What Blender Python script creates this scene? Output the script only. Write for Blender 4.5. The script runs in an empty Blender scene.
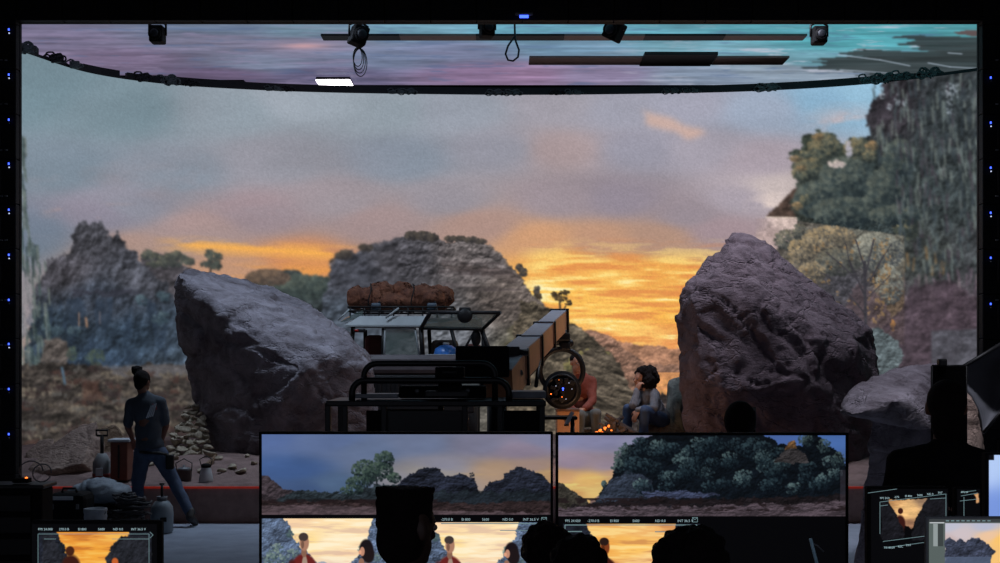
import bpy, bmesh, math, random
import numpy as np
from mathutils import Vector, Matrix, noise as mnoise, Quaternion

scn = bpy.context.scene
REAL = scn.collection
class _Waiting:                 # objects are linked together at the end (quicker)
    def __init__(s): s.objects = s; s.l = []
    def link(s, o): s.l.append(o)
COL = _Waiting()
F = 1290.0            # focal length in pixels of the 1000 px wide frame
CAMZ, HOR = 1.8, 357.0
def P(px, py, d):
    """point at distance d in front of the camera seen at photo position px, py"""
    return Vector(((px - 500.0) / F * d, d, CAMZ - (py - HOR) / F * d))
def S(d): return d / F        # metres per photo pixel at distance d

# ------------------------------------------------------------------ materials
def lin(c):
    c = np.asarray(c, dtype=np.float32) / 255.0
    return np.where(c <= 0.04045, c / 12.92, ((c + 0.055) / 1.055) ** 2.4)
MATS = {}
def mat(name, col, rough=0.6, metal=0.0, var=0.25, scale=8.0, bump=0.0, bscale=None, emit=0.0, spec=0.5, col2=None, trans=0.0, alpha=1.0):
    if name in MATS: return MATS[name]
    m = bpy.data.materials.new(name); m.use_nodes = True
    nt = m.node_tree; b = nt.nodes['Principled BSDF']
    c = [float(v) for v in lin(col)]
    b.inputs['Roughness'].default_value = rough
    b.inputs['Metallic'].default_value = metal
    b.inputs['Specular IOR Level'].default_value = spec
    if trans: b.inputs['Transmission Weight'].default_value = trans
    if alpha < 1: b.inputs['Alpha'].default_value = alpha
    tc = nt.nodes.new('ShaderNodeTexCoord')
    n = nt.nodes.new('ShaderNodeTexNoise'); n.inputs['Scale'].default_value = scale
    n.inputs['Detail'].default_value = 6.0; n.inputs['Roughness'].default_value = 0.65
    nt.links.new(tc.outputs['Object'], n.inputs['Vector'])
    r = nt.nodes.new('ShaderNodeValToRGB')
    c2 = [float(v) for v in lin(col2)] if col2 is not None else [v * (1 + var) for v in c]
    r.color_ramp.elements[0].position = 0.3; r.color_ramp.elements[1].position = 0.7
    r.color_ramp.elements[0].color = (*[v * (1 - var) for v in c], 1)
    r.color_ramp.elements[1].color = (*c2, 1)
    nt.links.new(n.outputs['Fac'], r.inputs['Fac'])
    nt.links.new(r.outputs['Color'], b.inputs['Base Color'])
    if bump:
        n2 = nt.nodes.new('ShaderNodeTexNoise'); n2.inputs['Scale'].default_value = bscale or scale * 3
        n2.inputs['Detail'].default_value = 8.0; n2.inputs['Roughness'].default_value = 0.7
        nt.links.new(tc.outputs['Object'], n2.inputs['Vector'])
        bp = nt.nodes.new('ShaderNodeBump'); bp.inputs['Strength'].default_value = bump
        bp.inputs['Distance'].default_value = 0.05
        nt.links.new(n2.outputs['Fac'], bp.inputs['Height'])
        nt.links.new(bp.outputs['Normal'], b.inputs['Normal'])
    if emit:
        nt.links.new(r.outputs['Color'], b.inputs['Emission Color'])
        b.inputs['Emission Strength'].default_value = emit
    MATS[name] = m
    return m
def screen_mat(name, strength=1.0):
    """a lit display: shows the picture stored on its own pixel grid"""
    m = bpy.data.materials.new(name); m.use_nodes = True
    nt = m.node_tree; b = nt.nodes['Principled BSDF']
    a = nt.nodes.new('ShaderNodeAttribute'); a.attribute_name = 'picture'
    b.inputs['Base Color'].default_value = (0.004, 0.004, 0.004, 1)
    b.inputs['Roughness'].default_value = 0.6; b.inputs['Specular IOR Level'].default_value = 0.1
    nt.links.new(a.outputs['Color'], b.inputs['Emission Color'])
    b.inputs['Emission Strength'].default_value = strength
    return m
SCREEN = screen_mat('lit_display')

# ------------------------------------------------------------------ objects
def props(o, label=None, cat=None, group=None, kind=None):
    if label: o['label'] = label
    if cat: o['category'] = cat
    if group: o['group'] = group
    if kind: o['kind'] = kind
    return o
def thing(name, label, cat, loc=(0, 0, 0), rz=0.0, group=None):
    o = bpy.data.objects.new(name, None); COL.objects.link(o)
    o.location = loc; o.rotation_euler = (0, 0, rz); o.empty_display_size = 0.1
    return props(o, label, cat, group)
def link_mesh(name, me, m, parent=None, loc=None):
    o = bpy.data.objects.new(name, me); COL.objects.link(o)
    ms = m if isinstance(m, (list, tuple)) else [m]
    for q in ms: me.materials.append(q)
    if parent is not None: o.parent = parent
    if loc is not None: o.location = loc
    return o
def dup(root, loc=None, rot=None, scale=None):
    r = root.copy(); COL.objects.link(r)
    if loc is not None: r.location = loc
    if rot is not None: r.rotation_euler = rot
    if scale is not None: r.scale = scale
    for ch in list(root.children):
        c = ch.copy(); COL.objects.link(c); c.parent = r
        for g in list(ch.children):
            d = g.copy(); COL.objects.link(d); d.parent = c
    return r

class MB:
    """collects shapes into one bmesh"""
    def __init__(s, org=(0, 0, 0)):
        s.bm = bmesh.new(); s.org = Vector(org); s.mi = 0
    def _tag(s, geom, M=None):
        vs = [g for g in geom if isinstance(g, bmesh.types.BMVert)]
        if M is not None: bmesh.ops.transform(s.bm, matrix=M, verts=vs)
        fs = set(f for v in vs for f in v.link_faces)
        for f in fs: f.material_index = s.mi
        return vs
    def box(s, c, size, rot=None, bevel=0.0):
        r = bmesh.ops.create_cube(s.bm, size=1.0)
        vs = r['verts']
        bmesh.ops.scale(s.bm, vec=Vector(size), verts=vs)
        if bevel:
            es = list(set(e for v in vs for e in v.link_edges))
            rr = bmesh.ops.bevel(s.bm, geom=es, offset=bevel, segments=2, affect='EDGES', profile=0.5)
            vs = list(set(v for f in rr['faces'] for v in f.verts) | set(v for v in vs if v.is_valid))
            vs = list(set(v for f in set(f for v in vs for f in v.link_faces) for v in f.verts))
        M = Matrix.Translation(Vector(c))
        if rot is not None:
            M = M @ (rot.to_4x4() if isinstance(rot, (Matrix, Quaternion)) and not isinstance(rot, Quaternion) else (rot.to_matrix().to_4x4() if isinstance(rot, Quaternion) else Matrix.Rotation(rot, 4, 'Z')))
        s._tag(vs, M); return s
    def hexa(s, pts):
        """box from 8 corners: 4 bottom (ccw), 4 top"""
        v = [s.bm.verts.new(Vector(p)) for p in pts]
        for f in ((3, 2, 1, 0), (4, 5, 6, 7), (0, 1, 5, 4), (1, 2, 6, 5), (2, 3, 7, 6), (3, 0, 4, 7)):
            s.bm.faces.new([v[i] for i in f]).material_index = s.mi
        return s
    def prism(s, pts, vec):
        """closed outline extruded along vec"""
        vec = Vector(vec); n = len(pts)
        a = [s.bm.verts.new(Vector(p)) for p in pts]; b = [s.bm.verts.new(Vector(p) + vec) for p in pts]
        fs = [s.bm.faces.new(a), s.bm.faces.new(list(reversed(b)))]
        for i in range(n):
            fs.append(s.bm.faces.new((a[i], b[i], b[(i + 1) % n], a[(i + 1) % n])))
        for f in fs: f.material_index = s.mi
        return s
    def tube(s, pts, r, seg=10, closed=False, caps=True):
        pts = [Vector(p) for p in pts]; n = len(pts)
        rs = r if isinstance(r, (list, tuple)) else [r] * n
        rings = []; up = Vector((0, 0, 1))
        prev = None
        for i, p in enumerate(pts):
            if closed: t = pts[(i + 1) % n] - pts[i - 1]
            else: t = pts[min(i + 1, n - 1)] - pts[max(i - 1, 0)]
            t.normalize()
            if prev is None:
                a = up if abs(t.z) < 0.9 else Vector((1, 0, 0))
                u = t.cross(a).normalized()
            else:
                u = (prev - t * prev.dot(t)).normalized()
            prev = u; w = t.cross(u)
            rings.append([s.bm.verts.new(p + (u * math.cos(q) + w * math.sin(q)) * rs[i]) for q in [k * 2 * math.pi / seg for k in range(seg)]])
        m = n if closed else n - 1
        for i in range(m):
            A, B = rings[i], rings[(i + 1) % n]
            for k in range(seg):
                f = s.bm.faces.new((A[k], A[(k + 1) % seg], B[(k + 1) % seg], B[k])); f.material_index = s.mi; f.smooth = True
        if caps and not closed:
            s.bm.faces.new(list(reversed(rings[0]))).material_index = s.mi
            s.bm.faces.new(rings[-1]).material_index = s.mi
        return s
    def cyl(s, p0, p1, r0, r1=None, seg=20):
        return s.tube([p0, p1], [r0, r0 if r1 is None else r1], seg)
    def ball(s, c, r, seg=20, rings=12, rot=None):
        rr = r if isinstance(r, (list, tuple)) else (r, r, r)
        M = Matrix.Translation(Vector(c))
        if rot is not None: M = M @ rot.to_matrix().to_4x4()
        M = M @ Matrix.Diagonal((*rr, 1)); nv = s.bm.verts.new
        top = nv(M @ Vector((0, 0, 1))); bot = nv(M @ Vector((0, 0, -1))); R = []
        for i in range(1, rings):
            t = math.pi * i / rings; z, q = math.cos(t), math.sin(t)
            R.append([nv(M @ Vector((q * math.cos(2 * math.pi * k / seg), q * math.sin(2 * math.pi * k / seg), z))) for k in range(seg)])
        fs = []
        for k in range(seg):
            n = (k + 1) % seg
            fs.append(s.bm.faces.new((top, R[0][k], R[0][n]))); fs.append(s.bm.faces.new((bot, R[-1][n], R[-1][k])))
            for i in range(len(R) - 1): fs.append(s.bm.faces.new((R[i][k], R[i + 1][k], R[i + 1][n], R[i][n])))
        for f in fs: f.smooth = True; f.material_index = s.mi
        return s
    def lathe(s, c, prof, seg=28, axis='Z'):
        c = Vector(c); rings = []
        for (r, h) in prof:
            ring = []
            for k in range(seg):
                q = 2 * math.pi * k / seg
                if axis == 'Z': v = Vector((r * math.cos(q), r * math.sin(q), h))
                elif axis == 'Y': v = Vector((r * math.cos(q), h, r * math.sin(q)))
                else: v = Vector((h, r * math.cos(q), r * math.sin(q)))
                ring.append(s.bm.verts.new(c + v))
            rings.append(ring)
        for i in range(len(rings) - 1):
            A, B = rings[i], rings[i + 1]
            for k in range(seg):
                f = s.bm.faces.new((A[k], A[(k + 1) % seg], B[(k + 1) % seg], B[k])); f.material_index = s.mi; f.smooth = True
        s.bm.faces.new(rings[0]).material_index = s.mi
        s.bm.faces.new(rings[-1]).material_index = s.mi
        return s
    def mesh(s, name, local=True):
        bmesh.ops.recalc_face_normals(s.bm, faces=s.bm.faces)
        me = bpy.data.meshes.new(name)
        if s.org.length: bmesh.ops.translate(s.bm, vec=-s.org, verts=s.bm.verts)
        s.bm.to_mesh(me); s.bm.free(); return me
    def part(s, name, m, parent=None, label=None):
        me = s.mesh(name)
        o = link_mesh(name, me, m, parent, None if parent is not None else s.org)
        if label: o['label'] = label
        return o
def remeshed(me, voxel, smooth=4):
    """one continuous surface from overlapping shapes"""
    o = bpy.data.objects.new('tmp', me); REAL.objects.link(o)
    md = o.modifiers.new('r', 'REMESH'); md.mode = 'VOXEL'; md.voxel_size = voxel; md.use_smooth_shade = True
    if smooth:
        sm = o.modifiers.new('s', 'SMOOTH'); sm.iterations = smooth; sm.factor = 0.5
    dg = bpy.context.evaluated_depsgraph_get()
    out = bpy.data.meshes.new_from_object(o.evaluated_get(dg))
    bpy.data.objects.remove(o); bpy.data.meshes.remove(me)
    return out

# ------------------------------------------------------------------ display pictures
class Cv:
    def __init__(s, x0, y0, x1, y1, res=1.0):
        s.b = (x0, y0, x1, y1); s.res = res
        s.W = int(round((x1 - x0) / res)) + 1; s.H = int(round((y1 - y0) / res)) + 1
        s.X, s.Y = np.meshgrid(np.linspace(x0, x1, s.W, dtype=np.float32), np.linspace(y0, y1, s.H, dtype=np.float32))
        s.im = np.zeros((s.H, s.W, 3), np.float32)
    def vn(s, sx, sy, seed, X=None, Y=None):
        X = s.X if X is None else X; Y = s.Y if Y is None else Y
        u = (X - s.b[0] + 50) / sx; v = (Y - s.b[1] + 50) / sy
        u = u - min(0, u.min()) + 0.01; v = v - min(0, v.min()) + 0.01
        gx, gy = int(u.max()) + 3, int(v.max()) + 3
        g = np.random.RandomState(seed).rand(gy, gx).astype(np.float32)
        i = u.astype(int); j = v.astype(int); fu = u - i; fv = v - j
        fu = fu * fu * (3 - 2 * fu); fv = fv * fv * (3 - 2 * fv)
        return (g[j, i] * (1 - fu) + g[j, i + 1] * fu) * (1 - fv) + (g[j + 1, i] * (1 - fu) + g[j + 1, i + 1] * fu) * fv
    def fbm(s, sx, sy, seed, o=5, rough=0.55, X=None, Y=None):
        t = 0; a = 1; n = 0
        for k in range(o):
            t = t + a * s.vn(max(sx / 2 ** k, 0.7), max(sy / 2 ** k, 0.7), seed + k * 17, X, Y); n += a; a *= rough
        return t / n
    def blur(s, m, k=1):
        for _ in range(k):
            q = np.pad(m, 1, mode='edge')
            m = (q[1:-1, 1:-1] * 2 + q[:-2, 1:-1] + q[2:, 1:-1] + q[1:-1, :-2] + q[1:-1, 2:]) / 6
        return m
    def poly(s, pts, jit=0.0, js=14.0, seed=1, soft=1):
        X, Y = s.X, s.Y
        if jit:
            X = X + jit * 2 * (s.fbm(js, js, seed, 5, 0.65) - 0.5) * 2
            Y = Y + jit * 2 * (s.fbm(js, js, seed + 77, 5, 0.65) - 0.5) * 2
        m = np.zeros(X.shape, bool); n = len(pts)
        for i in range(n):
            (xa, ya), (xb, yb) = pts[i], pts[(i + 1) % n]
            if ya == yb: continue
            c = ((ya > Y) != (yb > Y)) & (X < (xb - xa) * (Y - ya) / (yb - ya) + xa)
            m ^= c
        return s.blur(m.astype(np.float32), soft) if soft else m.astype(np.float32)
    def lay(s, m, col, a=1.0):
        col = np.asarray(col, np.float32); m = (np.clip(m, 0, 1) * a)[..., None]
        s.im = s.im * (1 - m) + col * m
    def field(s, pts, sx, sy, p=2.0):
        """smooth colour field through control points (x, y, rgb)"""
        num = np.zeros_like(s.im); den = np.zeros(s.X.shape, np.float32)
        for (x, y, c) in pts:
            w = 1.0 / (((s.X - x) / sx) ** 2 + ((s.Y - y) / sy) ** 2 + 0.05) ** p
            num += w[..., None] * np.asarray(c, np.float32); den += w
        return num / den[..., None]
    def stone(s, base, seed, sx=14, sy=10, amp=0.9, strata=0.0, ang=0.0, warm=0.0):
        ca, sa = math.cos(ang), math.sin(ang)
        X = s.X * ca + s.Y * sa; Y = -s.X * sa + s.Y * ca
        a = s.fbm(sx, sy, seed, 5, 0.65, X, Y)
        h = s.fbm(sx * 2.2, sy * 2.2, seed + 31, 7, 0.62, X, Y)
        gy, gx = np.gradient(h); lit = np.clip((gx * 0.55 + gy * 0.9) * 11 / s.res * min(sx, 14) / 14, -0.42, 0.5)   # lit rock relief in the displayed picture
        t = 0.82 + amp * (a - 0.5) * 0.55 + amp * lit * 0.75
        if strata:
            b = s.fbm(60, 3.2, seed + 5, 4, 0.6, X, Y)
            t = t + strata * (b - 0.5)
        cr = np.abs(s.fbm(18, 12, seed + 9, 4, 0.6, X, Y) - 0.5)
        t = t * (0.84 + 0.16 * np.clip(cr * 12, 0, 1))
        c = np.asarray(base, np.float32) if not isinstance(base, np.ndarray) or base.ndim == 1 else base
        out = t[..., None] * c
        return out
    def leaves(s, cx, cy, rx, ry, n, r, cols, seed, light=(-0.5, -0.8), hole=0.0, squash=1.0):
        rs = np.random.RandomState(seed); cols = np.asarray(cols, np.float32)
        n = int(n * 2.2); r = r * 0.62
        k = np.sqrt(rs.rand(n)); q = rs.rand(n) * 2 * math.pi
        ux, uy = k * np.cos(q), k * np.sin(q)
        o = np.argsort(-(ux * light[0] + uy * light[1]) * -1 + rs.rand(n) * 0.9)
        for i in o:
            x, y = cx + ux[i] * rx, cy + uy[i] * ry
            rr = r * (0.5 + rs.rand() * 0.8)
            l = 0.5 + 0.5 * (ux[i] * light[0] + uy[i] * light[1]) + (rs.rand() - 0.5) * 0.9
            t = min(max(l, 0), 0.999) * (len(cols) - 1); a = int(t); c = cols[a] * (1 - (t - a)) + cols[min(a + 1, len(cols) - 1)] * (t - a)
            s.dot(x, y, rr, c, squash)
    def dot(s, x, y, r, c, squash=1.0, a=0.7):
        ry = r * squash
        i0 = int(max(0, (x - r - 1 - s.b[0]) / s.res)); i1 = int(min(s.W, (x + r + 1 - s.b[0]) / s.res + 1))
        j0 = int(max(0, (y - ry - 1 - s.b[1]) / s.res)); j1 = int(min(s.H, (y + ry + 1 - s.b[1]) / s.res + 1))
        if i1 <= i0 or j1 <= j0: return
        d = np.sqrt(((s.X[j0:j1, i0:i1] - x) / r) ** 2 + ((s.Y[j0:j1, i0:i1] - y) / ry) ** 2)
        m = (np.clip((1 - d) * max(r, 1) / 1.2 + 0.3, 0, 1) * a)[..., None]
        s.im[j0:j1, i0:i1] = s.im[j0:j1, i0:i1] * (1 - m) + np.asarray(c, np.float32) * m
    def line(s, x0, y0, x1, y1, w, c, a=0.9):
        n = int(max(abs(x1 - x0), abs(y1 - y0)) / max(0.5, w * 0.5)) + 2
        for t in np.linspace(0, 1, n): s.dot(x0 + (x1 - x0) * t, y0 + (y1 - y0) * t, max(w, 0.6), c, 1, a)
    def rect(s, x0, y0, x1, y1, c, a=1.0):
        m = ((s.X >= x0) & (s.X <= x1) & (s.Y >= y0) & (s.Y <= y1)).astype(np.float32); s.lay(m, c, a)
    def sample(s, x, y):
        u = np.clip((x - s.b[0]) / s.res, 0, s.W - 1.001); v = np.clip((y - s.b[1]) / s.res, 0, s.H - 1.001)
        i = u.astype(int); j = v.astype(int); fu = (u - i)[..., None]; fv = (v - j)[..., None]
        return (s.im[j, i] * (1 - fu) + s.im[j, i + 1] * fu) * (1 - fv) + (s.im[j + 1, i] * (1 - fu) + s.im[j + 1, i + 1] * fu) * fv
def grid_mesh(name, co, colors, keep=None):
    """pixel grid: co (H,W,3) positions, colors (H,W,3) srgb 0-255"""
    H, W = co.shape[:2]
    me = bpy.data.meshes.new(name)
    i = np.arange(H * W).reshape(H, W)
    q = np.stack([i[:-1, :-1], i[:-1, 1:], i[1:, 1:], i[1:, :-1]], -1).reshape(-1, 4)
    if keep is not None: q = q[keep.reshape(-1)]
    nf = len(q)
    me.vertices.add(H * W); me.vertices.foreach_set('co', co.astype(np.float32).ravel())
    me.loops.add(nf * 4); me.loops.foreach_set('vertex_index', q.astype(np.int32).ravel())
    me.polygons.add(nf); me.polygons.foreach_set('loop_start', (np.arange(nf) * 4).astype(np.int32))
    me.update(calc_edges=True)
    at = me.color_attributes.new('picture', 'FLOAT_COLOR', 'POINT')
    c = np.ones((H * W, 4), np.float32); c[:, :3] = lin(np.clip(colors, 0, 255)).reshape(-1, 3)
    at.data.foreach_set('color', c.ravel())
    return me
def flat_screen(name, cv, d, parent, org, tilt=None):
    """a picture plane facing the viewer at distance d"""
    x = (cv.X - 500) / F * d; z = CAMZ - (cv.Y - HOR) / F * d
    co = np.stack([x, np.full_like(x, d), z], -1) - np.asarray(org, np.float32)
    me = grid_mesh(name, co, cv.im)
    return link_mesh(name, me, SCREEN, parent)
# ------------------------------------------------------------------ the picture on the big curved wall
def paint_wall():
    c = Cv(-60, 20, 1060, 500, 0.9)
    sky = [(-40, 100, (100, 128, 138)), (30, 90, (104, 132, 142)), (120, 110, (112, 138, 148)), (60, 170, (106, 126, 138)), (30, 230, (108, 122, 138)),
           (170, 175, (122, 136, 148)), (130, 205, (128, 134, 146)), (230, 110, (134, 150, 160)), (300, 100, (146, 158, 168)), (280, 160, (142, 146, 156)),
           (380, 110, (146, 158, 168)), (400, 160, (136, 146, 160)), (340, 200, (150, 142, 148)), (460, 110, (150, 156, 168)), (500, 150, (152, 152, 164)), (450, 200, (148, 142, 150)),
           (560, 150, (170, 152, 154)), (560, 105, (160, 156, 166)), (620, 110, (158, 158, 172)), (640, 150, (152, 150, 164)), (690, 105, (164, 164, 180)),
           (560, 200, (156, 143, 150)), (620, 200, (148, 138, 150)), (700, 150, (166, 160, 172)), (760, 110, (160, 172, 192)), (830, 100, (140, 178, 205)), (860, 95, (150, 190, 215)),
           (760, 160, (172, 160, 170)), (740, 200, (166, 156, 166)), (780, 190, (196, 182, 180)), (720, 230, (160, 140, 146)), (690, 215, (150, 138, 146)),
           (200, 230, (160, 140, 138)), (260, 215, (150, 136, 142)), (100, 215, (128, 128, 142)), (380, 222, (158, 138, 138)), (480, 225, (172, 142, 132)),
           (300, 262, (206, 140, 96)), (240, 272, (190, 146, 118)), (540, 240, (206, 156, 118)), (600, 240, (190, 148, 122)), (660, 238, (176, 142, 124)),
           (560, 265, (240, 172, 88)), (610, 275, (246, 184, 92)), (660, 275, (240, 172, 84)), (560, 300, (250, 190, 90)), (620, 310, (252, 196, 96)), (670, 315, (248, 184, 84)),
           (640, 335, (252, 200, 110)), (680, 345, (236, 158, 92)), (720, 300, (240, 170, 84)), (600, 340, (244, 176, 96)), (130, 250, (166, 140, 130))]
    c.im = c.field(sky, 60, 26, 2.2)
    # soft cloud forms
    k_ = np.clip((420 - c.X) / 350, 0, 1) * np.clip((250 - c.Y) / 60, 0, 1); c.im = c.im * (1 + k_[..., None] * np.float32([.13, .06, .06]))
    n1 = c.fbm(140, 46, 3, 5, 0.55); n2 = c.fbm(90, 30, 8, 5, 0.6)
    up = np.clip((262 - c.Y) / 80, 0, 1)
    c.im *= (1 + (n1 - 0.5) * 0.22 * up)[..., None]
    c.lay(np.clip((n2 - 0.56) * 5, 0, 1) * np.clip(1 - np.abs(c.Y - 195) / 60, 0, 1) * np.clip((430 - c.X) / 150, 0, 1), (150, 142, 150), 0.55)
    c.lay(c.blur(c.poly([(640, 112), (668, 117), (690, 126), (706, 134), (692, 138), (668, 131), (648, 126)], 3, 16, 4), 26), (226, 180, 156), 0.62)
    c.lay(np.clip((c.fbm(40, 16, 21, 5) - 0.52) * 6, 0, 1) * np.clip(1 - np.abs(c.Y - 122) / 22, 0, 1) * np.clip(1 - np.abs(c.X - 845) / 45, 0, 1), (214, 180, 176), 0.8)
    c.lay(np.clip((c.fbm(30, 12, 22, 5) - 0.55) * 7, 0, 1) * np.clip(1 - np.abs(c.Y - 205) / 18, 0, 1) * np.clip(1 - np.abs(c.X - 770) / 30, 0, 1), (236, 216, 205), 0.8)
    # burning streaks over the horizon
    st = c.fbm(46, 5.5, 31, 5, 0.6)
    g = np.clip((c.Y - 236) / 30, 0, 1) * np.clip((c.X - 515) / 25, 0, 1)
    c.lay(np.clip((st - 0.50) * 7, 0, 1) * g, (255, 222, 130), 0.85)
    c.lay(np.clip((0.47 - st) * 6, 0, 1) * g, (222, 136, 76), 0.75)
    c.lay(np.clip((st - 0.62) * 9, 0, 1) * g * np.clip((c.Y - 270) / 20, 0, 1), (255, 244, 190), 0.9)
    g2 = np.clip(1 - np.abs(c.Y - (246 + (c.X - 200) * 0.06)) / 11, 0, 1) * np.clip((c.X - 150) / 45, 0, 1) * np.clip((400 - c.X) / 60, 0, 1)
    c.lay(np.clip((st - 0.36) * 5, 0, 1) * g2, (246, 176, 84), 0.95)
    g3 = np.clip(1 - np.abs(c.Y - 272) / 14, 0, 1) * np.clip((c.X - 225) / 30, 0, 1) * np.clip((370 - c.X) / 40, 0, 1)
    c.lay(np.clip((st - 0.38) * 5, 0, 1) * g3, (232, 156, 78), 0.8)
    g4 = np.clip(1 - np.abs(c.Y - 212) / 10, 0, 1) * np.clip(1 - np.abs(c.X - 95) / 60, 0, 1)
    c.lay(np.clip((c.fbm(26, 8, 77, 4) - 0.5) * 5, 0, 1) * g4, (206, 158, 140), 0.8)
    sky0 = c.im.copy()
    # far ridges in warm haze and the low water
    c.lay(c.poly([(560, 336), (590, 330), (604, 333), (618, 341), (640, 346), (660, 345), (674, 349), (700, 346), (730, 352), (730, 480), (560, 480)], 1.5, 10, 2), c.stone((212, 156, 124), 12, 22, 12, 0.4))
    c.lay(c.poly([(560, 330), (596, 332), (612, 338), (630, 352), (646, 362), (690, 368), (730, 366), (730, 480), (560, 480)], 2, 10, 5), c.stone((168, 128, 108), 14, 16, 10, 0.8))
    c.rect(650, 373, 740, 392, (214, 148, 96), 0.9); c.rect(640, 390, 740, 480, (190, 130, 84), 0.9)
    c.lay(np.clip((c.fbm(20, 2.4, 55, 3) - 0.5) * 6, 0, 1) * (c.Y > 376) * (c.X > 640) * (c.X < 720), (236, 170, 100), 0.5)
    # main mesa
    c.lay(c.poly([(236, 300), (246, 280), (262, 270), (280, 273), (300, 270), (318, 280), (336, 284), (345, 440), (236, 440)], 4, 9, 6), c.stone((62, 70, 72), 40, 8, 8, 1.0))
    c.leaves(300, 288, 44, 12, 300, 4.5, [(44, 52, 52), (64, 74, 72), (84, 92, 84)], 41)
    c.leaves(268, 278, 22, 7, 120, 4, [(66, 58, 54), (96, 82, 72), (118, 98, 82)], 42)
    mesa = [(322, 310), (330, 268), (336, 258), (350, 256), (362, 250), (372, 245), (392, 242), (402, 236), (436, 236), (446, 242), (470, 240), (486, 245), (500, 254), (510, 266), (520, 276), (530, 290), (545, 306), (566, 330), (590, 345), (612, 372), (625, 440), (318, 440)]
    base = c.field([(350, 270, (96, 98, 110)), (400, 260, (104, 102, 110)), (470, 260, (122, 114, 114)), (510, 300, (126, 114, 108)), (350, 320, (88, 98, 112)), (440, 330, (112, 116, 124)), (540, 350, (116, 112, 98)), (590, 380, (116, 108, 94))], 60, 40)
    c.lay(c.poly(mesa, 2.5, 10, 7), c.stone(base * 0.98, 51, 20, 14, 1.1, 0.16, -0.12))
    for (pts, k, sd) in (([(330, 300), (331, 262), (338, 252), (352, 250), (362, 262), (366, 300)], .80, 141), ([(350, 300), (352, 256), (364, 246), (386, 243), (400, 250), (405, 300)], .88, 142), ([(396, 300), (398, 246), (406, 236), (434, 236), (442, 248), (444, 300)], .84, 143), ([(436, 300), (440, 246), (470, 242), (490, 246), (505, 258), (516, 276), (520, 300)], 1.02, 144)):
        fade = np.clip((300 - c.Y) / 30, 0, 1)
        c.lay(c.poly(pts, 2.5, 8, sd) * fade, c.stone(base * k, sd, 12, 9, 1.1, 0.5 if sd == 144 else 0.05, 0.06), 0.85)
    c.lay(np.clip((c.fbm(50, 2.6, 145, 4) - .54) * 8, 0, 1) * c.poly([(440, 250), (500, 258), (520, 285), (560, 325), (520, 320), (440, 300)], 4, 10, 3), (74, 66, 68), .5)
    c.lay(c.poly([(440, 262), (512, 270), (520, 278), (505, 282), (446, 270)], 4, 12, 9), c.stone((92, 80, 78), 52, 26, 4, 0.8, 0.6), 0.5)
    c.lay(np.clip((c.fbm(26, 16, 63, 5) - 0.55) * 8, 0, 1) * c.poly([(500, 330), (560, 318), (620, 370), (620, 440), (480, 440)], 6, 14, 3), (104, 98, 72), 0.4)
    for (x, y, rx, ry, n) in ((412, 236, 7, 4, 50), (424, 236, 8, 4, 55), (433, 238, 5, 4, 30), (345, 255, 8, 4, 40), (366, 248, 8, 3, 30), (450, 239, 5, 2.4, 22), (460, 239, 6, 2.2, 24), (472, 240, 7, 2.4, 26), (481, 242, 5, 2, 16), (519, 268, 3, 3, 12), (523, 272, 4, 4, 18), (537, 290, 3, 3, 12), (538, 295, 3, 3, 12)):
        c.leaves(x, y, rx, ry, n, 2.8, [(46, 44, 46), (64, 60, 58), (86, 78, 70)], 100 + x)
    # right hand slope with the small trees against the glow
    c.lay(c.poly([(520, 300), (545, 305), (566, 318), (582, 331), (600, 345), (612, 352), (622, 372), (634, 400), (640, 440), (500, 440)], 3, 8, 17), c.stone((104, 94, 80), 57, 12, 8, 1.1, 0.3, 0.5))
    c.leaves(556, 295, 5, 3, 18, 2.0, [(44, 36, 30), (66, 54, 38)], 74); c.leaves(565, 293, 5, 2.6, 16, 2.0, [(44, 36, 30), (66, 54, 38)], 75); c.leaves(560, 299, 7, 2.6, 22, 2.0, [(50, 42, 34), (74, 62, 44), (104, 84, 56)], 71); c.leaves(569, 303, 4, 2.4, 14, 1.8, [(50, 42, 34), (74, 62, 44)], 72)
    c.line(560, 302, 561, 318, 0.9, (58, 48, 40)); c.line(566, 306, 562, 314, 0.7, (58, 48, 40)); c.leaves(539, 297, 3, 3, 10, 1.8, [(50, 42, 34), (74, 62, 44)], 73)
    for k in range(14):
        rs = np.random.RandomState(300 + k); x = 560 + rs.rand() * 60; y = 345 + rs.rand() * 40
        c.leaves(x, y, 7, 4, 22, 2.4, [(66, 66, 48), (96, 92, 62), (128, 118, 78)], 310 + k)
    # near slabs behind the seated pair
    c.lay(c.poly([(560, 410), (572, 372), (586, 352), (600, 347), (612, 356), (624, 372), (634, 396), (650, 440), (550, 440)], 3, 9, 19), c.stone((100, 90, 78), 58, 22, 7, 1.0, 0.6, 0.35))
    # left hills
    c.lay(c.poly([(135, 300), (142, 258), (160, 254), (178, 262), (196, 270), (215, 284), (235, 300), (250, 340), (250, 440), (130, 440)], 2, 8, 23), c.stone((92, 88, 94), 60, 14, 12, 0.9))
    for (x, y, rx, ry, n) in ((147, 255, 5, 4, 26), (155, 257, 4, 3, 18), (162, 259, 4, 2.6, 14), (168, 257, 5, 3, 22), (176, 256, 6, 4, 28), (184, 258, 4, 3, 16), (190, 262, 5, 2.6, 16), (164, 264, 20, 3, 40)):
        c.leaves(x, y, rx, ry, n, 3, [(48, 52, 52), (70, 74, 70), (96, 96, 84)], 120 + x)
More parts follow.
